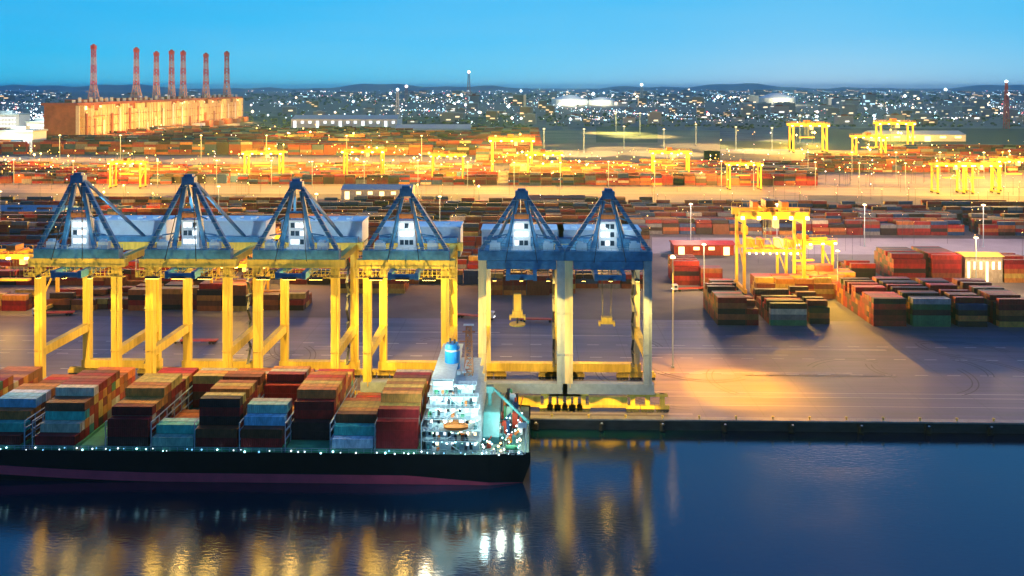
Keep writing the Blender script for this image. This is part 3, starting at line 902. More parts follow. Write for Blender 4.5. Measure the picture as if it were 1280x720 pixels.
YB = 462.0
block(gx(1064,YB), YB, 1, 8, 4, 'small dark back block', DKS, 1.15)
block(gx(1117,YB), YB, 1, 10, 6, 'back block behind red block', DKS, 1.5)
block(gx(1166,YB), YB, 1, 10, 6, 'back block behind green block', ['maroon','near black','dark red','brown'], 1.35)
block(gx(1256,YB), YB, 1, 10, 5, 'rightmost back block', lambda s,r,t: ('orange','yellow','rust orange','red','maroon')[t] if r == 0 else 'red', 1.4)
block(gx(843,YB-10), YB-10, 1, 8, 5, 'red block by tall mast', ['red','dark red','near black','maroon'], 1.2)
block(gx(876,YB-14), YB-14, 1, 5, 4, 'second block by mast', DKS, 1.0, cand=False)
# left yard behind the crane legs
WM = ['brown','rust orange','orange','maroon','dark red','brown','near black','yellow']
for j, (pa, n, tt, yy) in enumerate(((-60,3,3,392), (58,2,3,394), (104,2,3,396), (160,1,4,394), (196,2,4,396), (246,2,5,394), (318,2,3,396), (420,3,4,430), (600,3,4,428), (662,2,4,432))):
    block(gx(pa,yy), yy, n, 6, tt, ('leftmost yard block','yard block behind leftmost crane','yard block behind leftmost crane right leg','small block between first cranes','yard block behind second crane','tall block behind second crane','yard block behind third crane','block behind fourth crane','block behind fifth crane','right block behind fifth crane')[j], WM, cand=False)
def far_rows(px0, px1, ya, yb, tiers=(2,4), lane=14, rows=6, dens=.93, pal=WEIGHT, big=1):
    """rows of stacked containers between picture rows ya (far) and yb (near)"""
    y = gy(yb); y1 = gy(ya)
    while y < y1:
        for r in range(rows):
            yy = y+r*2.6*big
            if yy > y1: break
            xa, xb = gx(px0, yy), gx(px1, yy)
            x = xa-(xa % (12.7*big)); run = random.random() < dens
            hb_ = random.randint(*tiers)
            k = 0
            while x < xb:
                if k % 7 == 0: hb_ = random.randint(*tiers); run = random.random() < dens
                k += 1
                if run and k % 21:
                    n = max(1, hb_-random.choice((0,0,0,1)))
                    if r == 0:
                        for t_ in range(n): stuff_box(random.choice(pal), x+6.3*big, yy, .02+t_*2.62*big, h=CH*big, depth=CW*big, length=CL*big)
                    else:
                        stuff_box(random.choice(pal), x+6.3*big, yy, .02+(n-1)*2.62*big, h=CH*big, depth=CW*big, length=CL*big)
                        if n > 1: stuff_box(random.choice(pal), x+6.3*big, yy, .02, h=(n-1)*2.62*big-.02, depth=CW*big, length=CL*big)
                x += 12.7*big
        y += rows*2.6*big+lane
DULL = ['maroon']*10+['brown']*7+['near black']*8+['dark blue']*6+['grey']*4+['dark red']*5+['rust orange']*3+['orange','cream']
far_rows(-250, 790, 300, 360, (2,3), 22, 5, .72, WM+DULL)
far_rows(-250, 800, 257, 298, (2,4), 16, 7, .93, DULL)
far_rows(800, 1500, 259, 292, (2,4), 16, 7, .95, DULL)
far_rows(-250, 610, 211, 231, (2,4), 20, 7, .9, DULL)
far_rows(640, 845, 210, 231, (3,5), 20, 7, .85, DULL+WM)
far_rows(845, 1010, 211, 231, (4,5), 14, 7, .97, DULL)
far_rows(1015, 1500, 200, 214, (3,5), 26, 7, .8, DULL)
far_rows(-250, 610, 168, 194, (3,5), 30, 4, .8, DULL, 1.6)
far_rows(610, 670, 170, 204, (3,5), 30, 4, .8, DULL, 1.6)
far_rows(1110, 1500, 190.5, 199, (2,4), 30, 4, .6, DULL, 1.6)

CANDS.sort(key=lambda c: c[0])
seen = set()
for i, (d_, c_, loc, sx, lab, grp) in enumerate(CANDS):
    if i >= 300:
        stuff_box(c_, loc[0], loc[1], loc[2], sx); continue
    assert lab not in seen, lab
    seen.add(lab)
    root = bpy.data.objects.new('shipping_container', BODY[c_])
    root.location = loc; root.scale = (sx,1,1); col.objects.link(root)
    tag(root, lab, 'container', grp)
    for me in DOOR[c_]:
        d = bpy.data.objects.new('door', me); d.parent = root; col.objects.link(d)
print('containers', len(CANDS), 'lens', max(len(l.split()) for l in seen))
o = STUFF.build('stacked_containers', [CM[k] for k in PALN]); tag(o, 'rows of stacked containers filling the port behind the cranes', 'containers', kind='stuff')

# ------------------------------------------------------------------ yard gantry cranes
LITY = pmat('gantry_yellow_paint', (.75,.45,.06), .5, var=.15)
def yard_gantry():
    root = empty('yard_gantry_crane', (0,0,0))
    sp_, ht, dp = 13.0, 21.0, 4.5
    for sx in (-1,1):
        for sy in (-1,1):
            m = MB(); m.box(sx*sp_-.55, sx*sp_+.55, sy*dp-.5, sy*dp+.5, 1.4, ht); m.build('leg', LITY, root)
            for k in (-1.0, 1.0): MB().cyl((sx*sp_-.35, sy*dp+k, .65), (sx*sp_+.35, sy*dp+k, .65), .65, 10).build('wheel', RUBBER, root)
        MB().box(sx*sp_-.6, sx*sp_+.6, -dp-1.8, dp+1.8, 1.3, 2.4).build('sill_beam', LITY, root)
        m = MB(); m.box(sx*sp_-.5, sx*sp_+.5, -dp+.5, dp-.5, ht-1.4, ht-.2); m.beam((sx*sp_,-dp,7),(sx*sp_,dp,ht-4),.5); m.build('side_tie', LITY, root)
    for sy in (-1,1):
        m = MB(); m.box(-sp_-2.2, sp_+2.2, sy*dp-.65, sy*dp+.65, ht, ht+1.9); m.build('girder', LITY, root)
        m = MB()
        for k in range(13):
            x = -sp_-2+k*(2*sp_+4)/12; m.box(x-.05,x+.05,sy*(dp+.9)-.05,sy*(dp+.9)+.05,ht+1.9,ht+3.1)
        m.box(-sp_-2,sp_+2,sy*(dp+.9)-.04,sy*(dp+.9)+.04,ht+3.0,ht+3.1)
        m.build('walkway_rail', LITY, root)
    m = MB(); m.box(-3.5,1.5,-dp-.4,dp+.4,ht+1.9,ht+2.5); m.box(-2.8,.8,-2.6,2.6,ht+2.5,ht+4.6); m.build('trolley', ORANGE, root)
    m = MB(); m.box(1.6,3.6,-1.3,1.3,ht-3,ht-.4); m.build('operator_cab', WHITE, root)
    m = MB()
    for i in (-1,1):
        for j in (-1,1): m.beam((-1+i*1.2,j,ht+1.9),(-1+i*1.2,j,12.4),.1)
    m.build('hoist_rope', DARK, root)
    MB().box(-6.8,4.8,-1.0,1.0,11.6,12.4).build('spreader', LITY, root)
    for x in (-sp_-1,-7,0,7,sp_+1):
        MB().box(x-.7,x+.7,-dp-1.3,-dp-.65,ht-.1,ht+.7).build('floodlight', L_WARM, root)
    return root
proto = yard_gantry()
GAN = [ # px, ground row, scale, rz, light power, label
 (962, 365, 1.75, 0, 520000, 'huge brightly lit yellow yard gantry towering over the right container blocks'),
 (1006, 352, 1.1, 0.2, 160000, 'smaller lit gantry just right of the huge one'),
 (22, 392, 1.3, 0, 110000, 'orange lit gantry at the left edge behind the leftmost crane'),
 (300, 385, 1.0, 0, 60000, 'low orange lit gantry behind the second crane right legs'),
 (345, 352, 1.2, 0, 90000, 'lit gantry seen through the third crane'),
 (640, 340, 1.1, 0, 90000, 'lit gantry seen through the portal beside the ship stern'),
 (740, 338, 1.1, 0, 90000, 'lit gantry seen through the rightmost quay crane'),
 (640, 216, 2.0, 0, 2600000, 'glowing yellow gantry far off above the fifth quay crane'),
 (680, 226, 1.5, 0, 1400000, 'glowing gantry right of the bright far one above the fifth crane'),
 (455, 228, 1.7, 0, 1800000, 'far lit gantry between the third and fourth crane tops'),
 (330, 228, 1.6, 0, 1800000, 'far lit gantry just left of the third crane top'),
 (838, 226, 1.6, 0, 900000, 'far lit gantry right of the rightmost crane top'),
 (930, 236, 1.3, 0, 800000, 'small bright far gantry by the lit road on the right'),
 (1086, 200, 1.7, 0, 1600000, 'far lit gantry above the lit road at the right'),
 (1118, 186, 2.2, 0, 1800000, 'distant lit gantry beside the dark basin'),
 (1190, 240, 1.4, 0, 700000, 'far amber gantry standing in the dark rows at the right'),
 (1222, 240, 1.4, 0, 700000, 'far amber gantry second from the right edge'),
 (1268, 236, 1.5, 0, 900000, 'far amber gantry at the right edge'),
 (1010, 190, 2.2, 0, 1700000, 'distant lit gantry on the pale field edge'),
 (160, 236, 1.3, 0, 700000, 'far lit gantry above the gap between first two cranes'),
 (560, 226, 1.4, 0, 900000, 'far lit gantry above the gap between fourth and fifth cranes'),
]
for i, (px, py, s_, rz, pw, lab) in enumerate(GAN):
    g = proto if i == 0 else copy_tree(proto)
    Y = gy(py); X = gx(px, Y)
    g.location = (X, Y, 0); g.scale = (s_, s_, s_) if i else (1.22, 1.75, 2.0); g.rotation_euler = (0,0,rz)
    tag(g, lab, 'crane', 'gantry cranes in the container yard')
    point((X+2*s_, Y-8.5*s_, 18*s_), pw*(.40 if py > 260 else .8), (1,.52,.06), 2)
    if py < 260: point((X-14*s_, Y-12*s_, 12*s_), pw*.35, (1,.45,.06), 2)
_m = MB(); _m.box(-12.45,12.45,-4.0,-3.2,11.9,12.7); _m.box(-12.45,12.45,3.2,4.0,11.9,12.7)
for _k in range(12): _m.beam((-12.4+_k*2.07,-4.6,15.6),(-12.4+(_k+1)*2.07,-4.6,12.7 if _k % 2 else 15.6),.22)
for _x in (-12.3,-6,0,6,12.3): _m.box(_x-.12,_x+.12,-4.4,-4.15,12.7,15.6)
_m.build('mid_platform', LITY, proto)
for _x,_z,_w in ((-9,13.0,2.6),(-4.5,13.0,1.8),(3.5,13.0,2.4),(8.5,13.0,2.2),(-7,23.0,2.5),(6,23.0,3.0),(-11.5,16.5,1.4)):
    MB().box(_x-_w/2,_x+_w/2,-3.1 if _z < 20 else -2.0,1.5,_z,_z+2.2).build('equipment_cabinet', random.choice((ORANGE,LITY,WHITE)), proto)
for _x in (-11,-8,-5,-2,1,4,7,10): MB().box(_x-.3,_x+.3,-5.4,-4.9,11.6,12.1).build('floodlight', L_WARM, proto)
# inner lights of the huge gantry and the pools of light on the apron
Yg = gy(365)
for dx, dz, pw in ((-7,38,150000),(8,30,150000),(0,14,120000),(20,20,150000),(30,14,90000)):
    point((gx(962,Yg)+dx, Yg-7, dz), pw, SOD, 1)

# ------------------------------------------------------------------ floodlight masts
def lamp_mast(h=30):
    root = empty('floodlight_mast', (0,0,0))
    MB().cyl((0,0,0),(0,0,h),.38,8,0,r2=.2).box(-.7,.7,-.7,.7,0,.5).build('pole', GREYBLUE, root)
    m = MB(); m.cyl((0,0,h-.3),(0,0,h),.8,10)
    for k in range(8):
        a = k*math.pi/4; m.box(1.0*math.cos(a)-.28,1.0*math.cos(a)+.28,1.0*math.sin(a)-.28,1.0*math.sin(a)+.28,h-.8,h-.3)
    m.build('lamp_ring', emat('mast_lamp_glow', (1,.66,.25), 5), root)
    return root
mp0 = lamp_mast()
def place_mast(px, py, pw, lab, s_=1.0, c=SOD, first=[True], group='floodlight masts of the port'):
    r_ = mp0 if first[0] else copy_tree(mp0); first[0] = False
    Y = gy(py); X = gx(px, Y); r_.location = (X,Y,0); r_.scale = (s_,)*3 if px != 841 else (.8,.8,s_)
    tag(r_, lab, 'lamp mast', group)
    if pw and py < 300: spot((X, Y-1.5*s_, 28.6*s_), (X, Y-3*s_, 0), pw*1.0, c, 128, 1.2, .35)
    elif pw and px in (841, 1047): spot((X, Y-2.5*s_, 28*s_), (X, Y-5*s_, 0), pw, c, 120, 1.0, .6)
    elif pw: point((X, Y-2.5*s_, 28*s_), pw, c, 1.5)
place_mast(841, 458, 0, 'tall slim white mast on the apron right of the cranes', 1.5, (1,.42,.10))
for px, py in ((880,365),(1220,352),(1290,366)):
    place_mast(px, py, 60000, {880:'mast left of the huge lit gantry', 1220:'mast over the orange striped block', 1290:'mast beyond the right edge of the front blocks'}[px], .9, (1,.6,.3))
FARL = 'small floodlight mast among the distant container rows'
# main lit strip
for px in range(-40, 1340, 62):
    place_mast(px+random.uniform(-12,12), 234+random.uniform(-1,3), 400000, FARL, 1.0, (1,.44,.09))
for px in range(-20, 640, 90):
    place_mast(px+random.uniform(-12,12), 201, 700000, FARL, 1.3, (1,.50,.14))
for px in range(1010, 1320, 55):
    place_mast(px, 222, 700000, FARL, 1.1, (1,.46,.10))
for px in range(-10, 800, 135):
    place_mast(px+random.uniform(-20,20), 285+random.uniform(-10,10), 110000, FARL, 1.0, (1,.5,.2))
for px in (860, 985, 1100, 1230):
    place_mast(px+random.uniform(-20,20), 306, 150000, FARL, 1.0, (1,.6,.45))
for px in (-10, 100, 170, 250, 390, 560):
    place_mast(px, 352, 60000, FARL, .8, (1,.42,.08))
for px in (680, 730, 780, 830, 870, 920, 965):
    place_mast(px, 188+random.uniform(-8,6), 2200000, FARL, 1.4, (1,.65,.3))
for px, py in ((770,166),(800,170),(1000,176)):
    place_mast(px, py, 1900000, FARL, 1.8, (1,.72,.25))
# light pools on the right apron: lamps on two short masts by the quay road
def apron_mast(px, py, pw, h, lab, c):
    place_mast(px, py, 0, lab, h/30)
    Y = gy(py); point((gx(px,Y), Y-1, h-1.5), pw, c, .8)

# ------------------------------------------------------------------ left industrial complex with seven lattice towers
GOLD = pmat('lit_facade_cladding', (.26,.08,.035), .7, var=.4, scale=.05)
REDROOF = pmat('rust_red_roof', (.25,.07,.05), .7, var=.3, scale=.02)
segs_ = [(95,182,128,10),(160,170,125,0),(208,162,122,0),(262,153,118.5,0)]
ends = [(95,183),(150,174.5),(205,166),(258,157.5),(303,151)]
LABH = ['leftmost lit industrial hall under the first red lattice tower','lit industrial hall second from the left on the skyline','lit industrial hall third from the left on the skyline','farthest lit industrial hall at the right end of the tower row']
for i in range(4):
    (pa, ya), (pb, yb2) = ends[i], ends[i+1]
    A = Vector((gx(pa,gy(ya)), gy(ya), 0)); B = Vector((gx(pb,gy(yb2)), gy(yb2), 0))
    d = (B-A); L = d.length; a = math.atan2(d.y, d.x)
    root = empty('industrial_hall', A, a); tag(root, LABH[i], 'building', 'row of lit halls under the lattice towers')
    hgt = 78; dep = 60; L2 = L*.965
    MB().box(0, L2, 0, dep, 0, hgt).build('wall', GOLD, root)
    MB().box(-3, L2+3, -4, dep+4, hgt, hgt+5).box(L2*.2, L2*.8, 10, 40, hgt+5, hgt+11).build('roof', REDROOF, root)
    m = MB(); n = int(L2/16)
    for k in range(n+1): m.box(k*L2/n-random.uniform(1.2,2.6), k*L2/n+1.6, -random.uniform(5,9), 0, 0, hgt-random.choice((.5,.5,6,12)))
    for z in (20, 44, 64): m.box(0, L2, -1.5, 0, z, z+2)
    m.build('pilasters', pmat('pale_pilaster', (.62,.50,.34), .7), root)['kind'] = 'stuff'
    m = MB()
    for k in range(n):
        for z in (8, 24, 40, 56, 68):
            if random.random() < .5: MB().box((k+.25)*L2/n, (k+.8)*L2/n, -.6, 0, z, z+random.choice((5,8))).build('window', random.choice((WINWARM, WINWARM, GLASS)), root)
    m = MB()
    for k in range(8): MB().box(L2*(k+.2)/8, L2*(k+.35)/8, 5, 9.8, hgt+5, hgt+8+random.random()*8).build('roof_unit', WHITE, root)
    for z, dd_ in ((14, 3.5), (34, 2.5), (54, 2.5)):
        MB().box(2, L2-2, -4-dd_, -8.1 if dd_ > 4.2 else -4, z, z+1.2).build('gallery', REDROOF, root)
    for k in range(5):
        xk = L2*(k+.5)/5; MB().cyl((xk,-11,0),(xk,-11,random.uniform(30,74)),random.uniform(1.5,3),10).build('vent_pipe', random.choice((GREYBLUE, REDROOF, WHITE)), root)
    for k in range(4):
        xk = L2*(k+.1)/4; MB().box(xk, xk+L2*.14, -34, -13, 0, random.uniform(8,18)).build('annex', random.choice((WHITE, GOLD, REDROOF)), root)
    nn = max(2, int(L/150))
    for k in range(nn):
        p = A+d*((k+.5)/nn); nrm = Vector((d.y,-d.x,0)).normalized()*48
        point((p.x+nrm.x, p.y+nrm.y, 30), 500000, (1,.46,.10), 4)
TW = [(117,56,128,'tallest red lattice tower at the left end of the row'),(170.5,60,126,'second red lattice tower with wide base'),(195.5,65,120,'third red lattice tower from the left'),
      (214.5,63,118,'fourth red lattice tower, straight and slim'),(229,64,116,'fifth red lattice tower, close beside the fourth'),(257.5,67,114,'sixth red lattice tower from the left'),(283.5,65,113,'seventh red lattice tower at the right end')]
TRED = pmat('tower_red_paint', (.42,.06,.06), .6, var=.2, scale=.05); TPALE = pmat('tower_pale_paint', (.42,.30,.34), .6)
for px, yt, yb2, lab in TW:
    f = (px-95)/(303-95); py = 183+(151-183)*f
    Y = gy(py)+35; X = gx(px, Y)
    ztop = H-(yt-110)*Y/F
    root = empty('lattice_tower', (X,Y,83)); tag(root, lab, 'tower', 'row of red lattice towers on the lit halls')
    m = MB(); zt = ztop-83; th = Y/F*.8
    wide = px < 180
    lattice(m, 0, 0, 0, zt*.30, Y/F*(11 if wide else 7), Y/F*4.6, 3, th, 1)
    m.build('base_frame', [TRED, TPALE], root)
    m = MB(); lattice(m, 0, 0, zt*.30, zt*.93, Y/F*4.6, Y/F*3.6, 9, th, 0, 1)
    m.build('shaft', [TRED, TPALE], root)
    m = MB(); m.box(-Y/F*2.6, Y/F*2.6, -Y/F*2.6, Y/F*2.6, zt*.93, zt); m.box(-Y/F*1.2, Y/F*1.2, -Y/F*1.2, Y/F*1.2, zt, zt+Y/F*1.6)
    m.build('top_platform', TRED, root)
# glowing white works at the far left
for (px, py, w_, h_, pw, lab) in ((20,190,60,34,2500000,'white lit plant building at the far left edge'), (48,178,50,40,2200000,'white lit plant building with bright lamps right of the edge one'), (5,172,70,50,3000000,'tall pale plant building at the left edge below the skyline'),(70,172,40,30,2000000,'low pale plant hall beside the lit industrial halls')):
    Y = gy(py); X = gx(px, Y); root = empty('plant_building', (X,Y,0)); tag(root, lab, 'building', 'pale lit plant at the far left')
    MB().box(-w_/2,w_/2,0,40,0,h_).build('wall', WHITE, root)
    MB().box(-w_/2-2,w_/2+2,-2,42,h_,h_+3).box(-w_/4,w_/5,8,20,h_+3,h_+10).build('roof', GREYBLUE, root)
    m = MB()
    for k in range(8):
        for z in range(5, int(h_)-5, 9): MB().box(-w_/2+3+k*w_/9, -w_/2+3+k*w_/9+w_/18, -.5, 0, z, z+4).build('window', WINLIT, root)
    point((X, Y-30, 30), pw*.06, (1,.85,.5), 3)
    point((X+12, Y-8, h_+12), pw*.03, (.95,1,.9), 3)

# ------------------------------------------------------------------ other mid-ground buildings
def hall(px, py, w_, d_, h_, wall, roof, lab, rz=0, lit=WINWARM, nwin=6):
    Y = gy(py); X = gx(px, Y); root = empty('warehouse', (X,Y,0), rz); tag(root, lab, 'building')
    MB().box(-w_/2,w_/2,0,d_,0,h_).build('wall', wall, root)
    MB().prism([(-1,h_),(d_+1,h_),(d_/2,h_+d_*.12)], -w_/2-1, w_/2+1).build('roof', roof, root)
    for k in range(nwin): MB().box(-w_/2+(k+.3)*w_/nwin, -w_/2+(k+.7)*w_/nwin, -.15, 0, .2 if k % 3 == 0 else h_*.5, h_*.8).build('door' if k % 3 == 0 else 'window', lit, root)
    return root
hall(28, 278, 66, 26, 8, WHITE, BLUE, 'long shed with a blue roof at the left edge')
hall(1230, 350, 21, 12, 15, CM['cream'], YELLOW, 'yellow trimmed lit shed beside the rightmost back block')
hall(690, 262, 60, 24, 9, CM['cream'], REDROOF, 'warm lit shed above the gap of the two right cranes')
hall(880, 318, 40, 14, 7, CM['red'], CM['dark red'], 'low red shed left of the huge lit gantry', nwin=4)
hall(200, 300, 90, 24, 10, CM['brown'], REDROOF, 'brown shed behind the second crane')
hall(470, 250, 70, 30, 10, CM['cream'], GREYBLUE, 'pale roofed shed between third and fourth crane tops')
hall(1150, 176, 190, 60, 14, WHITE, GREYBLUE, 'long pale terminal shed beyond the dark basin')
hall(540, 172, 170, 70, 20, WHITE, GREYBLUE, 'pale warehouse in the middle distance left of centre', lit=WINLIT)
hall(430, 160, 300, 90, 24, WHITE, GREYBLUE, 'long white warehouse under the skyline left of centre', lit=WINLIT, nwin=14)
# storage tanks
def tank(px, py, r_, h_, lab, pw, c):
    Y = gy(py); X = gx(px,Y); root = empty('storage_tank', (X,Y,0)); tag(root, lab, 'tank')
    MB().cyl((0,0,0),(0,0,h_),r_,28).build('shell', WHITE, root)
    m = MB(); m.cyl((0,0,h_),(0,0,h_+r_*.25),r_,28,0,r2=r_*.2); m.build('roof', WHITE, root)
    point((X, Y-r_*2, h_*1.2), pw, c, 3)
tank(712, 131, 120, 36, 'white floodlit tank on the skyline right of centre', 3e6, (1,.9,.6))
tank(752, 131, 90, 30, 'second white tank beside the floodlit tank', 1.6e6, (1,.9,.6))
tank(970, 130, 130, 44, 'pale warm lit tank near the right skyline', 3e6, (1,.85,.5))
# signal towers on the skyline
def sky_tower(px, py, yt, lab, m1, head):
    Y = gy(py); X = gx(px,Y); zt = H-(yt-110)*Y/F; root = empty('radio_tower', (X,Y,0)); tag(root, lab, 'tower')
    m = MB(); lattice(m, 0,0,0,zt,Y/F*5,Y/F*1.6,10,Y/F*.6); m.build('lattice_shaft', m1, root)
    MB().ball((0,0,zt),Y/F*1.8,0,8,5).build('lamp_head', head, root)
sky_tower(586, 134, 90, 'tall lattice tower with bright head on the middle skyline', TPALE, L_PINK)
sky_tower(1258, 160, 102, 'red and white lattice tower at the right edge', TRED, L_WHITE)
sky_tower(497, 150, 112, 'pale tower with white lamps left of centre', WHITE, L_WHITE)
sky_tower(1182, 128, 112, 'lamp topped tower on the right skyline', GREYBLUE, L_WHITE)
sky_tower(508, 125, 108, 'small pink lamp tower on the skyline', TPALE, L_PINK)
sky_tower(802, 130, 106, 'lamp topped tower above the tanks', GREYBLUE, L_WHITE)

HILL = pmat('far_hill_ground', (.06,.09,.09), .9, var=.3, scale=.0006)
m = MB(); n = 90; b0 = 0
for k in range(n+1):
    x = -22000+44000*k/n; h_ = 150+90*math.sin(k*.23)+60*math.sin(k*.61+1)+30*math.sin(k*1.7)
    m.v += [(x,30000,-2),(x,32500,h_),(x,36000,-2)]
for k in range(n):
    for j in range(2):
        a_ = k*3+j; m.f.append((a_,a_+3,a_+4,a_+1)); m.m.append(0)
tag(m.build('hills', HILL), 'low dark hills along the horizon', kind='structure')
# ------------------------------------------------------------------ city on the horizon
def city_mat(name, c, lit, frac, scale):
    m = bpy.data.materials.new(name); m.use_nodes = True
    nt = m.node_tree; b = nt.nodes['Principled BSDF']; b.inputs['Roughness'].default_value = .7
    b.inputs['Base Color'].default_value = c+(1,)
    tc = nt.nodes.new('ShaderNodeTexCoord'); v = nt.nodes.new('ShaderNodeTexVoronoi'); v.inputs['Scale'].default_value = scale
    v.distance = 'CHEBYCHEV'; v.inputs['Randomness'].default_value = .35
    mp = nt.nodes.new('ShaderNodeMapping'); mp.inputs['Scale'].default_value = (1,1,2)
    nt.links.new(tc.outputs['Object'], mp.inputs[0]); nt.links.new(mp.outputs[0], v.inputs['Vector'])
    s_ = nt.nodes.new('ShaderNodeSeparateColor'); nt.links.new(v.outputs['Color'], s_.inputs[0])
    g = nt.nodes.new('ShaderNodeMath'); g.operation = 'GREATER_THAN'; g.inputs[1].default_value = 1-frac
    nt.links.new(s_.outputs[0], g.inputs[0])
    ml = nt.nodes.new('ShaderNodeMath'); ml.operation = 'MULTIPLY'; ml.inputs[1].default_value = 1.6
    nt.links.new(g.outputs[0], ml.inputs[0])
    b.inputs['Emission Color'].default_value = lit+(1,)
    nt.links.new(ml.outputs[0], b.inputs['Emission Strength'])
    m.cycles.emission_sampling = 'NONE'
    return m
CMATS = [city_mat('city_wall_blue_grey', (.16,.22,.3), (.5,.8,1), .10, .12), city_mat('city_wall_grey', (.22,.25,.3), (1,.75,.45), .08, .12),
         city_mat('city_wall_pale', (.35,.35,.38), (1,.9,.8), .07, .12), city_mat('city_wall_warm', (.22,.16,.13), (1,.6,.3), .10, .12)]
protoB = []
for i in range(8):
    root = empty('city_building', (0,0,0)); w_ = random.uniform(14,30); h_ = random.choice((10,12,16,20,26,34)); dd = random.uniform(12,24)
    m_ = CMATS[i % 4]
    MB().box(-w_/2,w_/2,0,dd,0,h_).build('wall', m_, root)
    MB().box(-w_/2-.6,w_/2+.6,-.6,dd+.6,h_,h_+1.2).box(-w_/5,w_/6,3,8,h_+1.2,h_+4.5).build('roof', GREYBLUE if i % 2 else REDROOF, root)
    protoB.append([root, True])
for k in range(230):
    px = random.uniform(-20, 1300) if random.random() < .35 else random.uniform(560, 1300)
    py = 114+random.random()**1.7*42
    if 990 < px and 158 < py: continue
    if px < 310 and py > 128: continue
    if 660 < px < 900 and py > 158: continue
    pb = random.choice(protoB)
    r_ = pb[0] if pb[1] else copy_tree(pb[0]); pb[1] = False
    Y = gy(py); s_ = random.uniform(.8,1.5)*max(1, Y/2600)
    r_.location = (gx(px,Y), Y, 0); r_.scale = (s_*1.3, s_, min(s_, 2.6)*random.uniform(.5,.9)); r_.rotation_euler = (0,0,random.uniform(-.3,.3))
    tag(r_, 'small distant city building with lit windows below the skyline', 'building', 'buildings of the distant city')
for pb, unused in protoB:
    if unused:
        for ch in list(pb.children): bpy.data.objects.remove(ch)
        bpy.data.objects.remove(pb)
# street and window lamps of the city: nobody could count them
m = MB()
def lampdot(px, py, zpx, size, mi):
    Y = gy(py); X = gx(px,Y); z = max(6, zpx*Y/F)
    m.octa((X,Y,z), size*Y/F, mi)
    m.v += [(X-.05*Y/F,Y,0),(X+.05*Y/F,Y,0),(X,Y,z)]; n0 = len(m.v); m.f.append((n0-3,n0-2,n0-1)); m.m.append(7)
clus = [(random.uniform(330,1290) if random.random() < .8 else random.uniform(-10,90), 113.5+random.random()**1.2*40, random.uniform(8,40), random.uniform(.5,2.6), random.random()) for k in range(64)]
lines = [(random.uniform(300,1280), 114+random.random()*40, random.uniform(-70,70), random.uniform(-6,6)) for k in range(26)]
for k in range(3300):
    u_ = random.random(); warm = .3
    if u_ < .55:
        c_ = random.choice(clus); px, py, warm = random.gauss(c_[0],c_[2]), random.gauss(c_[1],c_[3]), c_[4]
    elif u_ < .72:
        c_ = random.choice(lines); t_ = random.randint(0,22)/22; px, py = c_[0]+c_[2]*t_, c_[1]+c_[3]*t_; warm = .7
    else:
        px = random.uniform(-10, 1290) if u_ < .85 else random.uniform(560,1290); py = 112.6+random.random()**1.25*44
    if py < 112.2 or py > 160: continue
    if px > 990 and 158 < py: continue
    if 90 < px < 306: continue
    if 660 < px < 900 and py > 160: continue
    wt = (3,2,4,3,8,2,2) if random.random() < warm else (4,5,2,6,1,0,10)
    lampdot(px, py, random.uniform(.3,2.2), random.choice((.22,.28,.32,.4,.5,.75)), random.choices(range(7),wt)[0])
for k in range(90):        # brighter ones
    px = random.uniform(300, 1290); py = 115+random.random()*38
    if px > 990 and 158 < py: continue
    lampdot(px, py, random.uniform(.8,4.0), random.uniform(.8,2.3), random.choice((0,0,3,2,4,4)))
for k in range(120):       # glaring white works at the far left
    lampdot(random.gauss(28,26), random.uniform(140,192), random.uniform(1,4), random.uniform(.6,1.8), random.choice((0,0,3)))
o = m.build('city_lights', [L_WHITE, L_CYAN, L_PINK, emat('soft_white_lamp_glow', (.8,.93,1), 3), emat('soft_warm_lamp_glow', (1,.7,.4), 4), L_RED, emat('dim_bluish_lamp_glow', (.4,.7,1), 1.5), DARK])
tag(o, 'countless small lamps of the distant city', 'lights', kind='stuff')
m = MB()
for k in range(900):       # lamps between the container rows
    px = random.uniform(-10, 1290); py = random.choice((random.uniform(165,200), random.uniform(203,234), random.uniform(203,245), random.uniform(245,330)))
    if px > 985 and 160 < py < 187: continue
    if 640 < px < 900 and py < 202: continue
    Y = gy(py); X = gx(px,Y); z = random.uniform(14,22); s_ = random.uniform(.35,.85)*(1 if py < 250 else .6)
    m.octa((X,Y,z), s_*Y/F, random.choice((0,0,1,1,2,3))); m.box(X-.1*Y/F,X+.1*Y/F,Y,Y+.2*Y/F,0,z-.2,4)
random.seed(5)
GC = [(60,216,30,4),(180,225,30,4),(300,218,36,5),(335,206,24,3),(455,222,30,5),(470,205,34,5),(520,220,26,4),(640,190,14,8),(650,215,26,6),(690,226,22,3),(760,226,40,3),(840,215,14,6),(1010,182,24,4),(1090,200,24,6),(1125,178,14,4),(1200,222,30,6),(1265,214,16,6),(560,262,50,8),(150,268,60,8),(400,182,60,5)]
for k in range(66):
    cx_, cy_, sx_, sy_ = GC[k % len(GC)]
    px, py = random.gauss(cx_,sx_*.6), random.gauss(cy_,sy_*.6)
    Y = gy(py); X = gx(px,Y); z = random.uniform(20,27)
    m.octa((X,Y,z), random.uniform(.9,1.7)*Y/F, random.choice((0,0,1))); m.box(X-.1*Y/F,X+.1*Y/F,Y,Y+.2*Y/F,0,z-.2,4)
    point((X,Y-3,z-1), random.uniform(.5,1.4)*(900000 if py < 200 else 600000 if py < 250 else 70000), (1,random.uniform(.40,.58),.04), 1.5)
o = m.build('yard_lamps', [L_WARM, L_AMBER, emat('soft_amber_lamp_glow', (1,.5,.15), 3), L_PINK, DARK])
tag(o, 'many small sodium lamps scattered through the container yard', 'lights', kind='stuff')
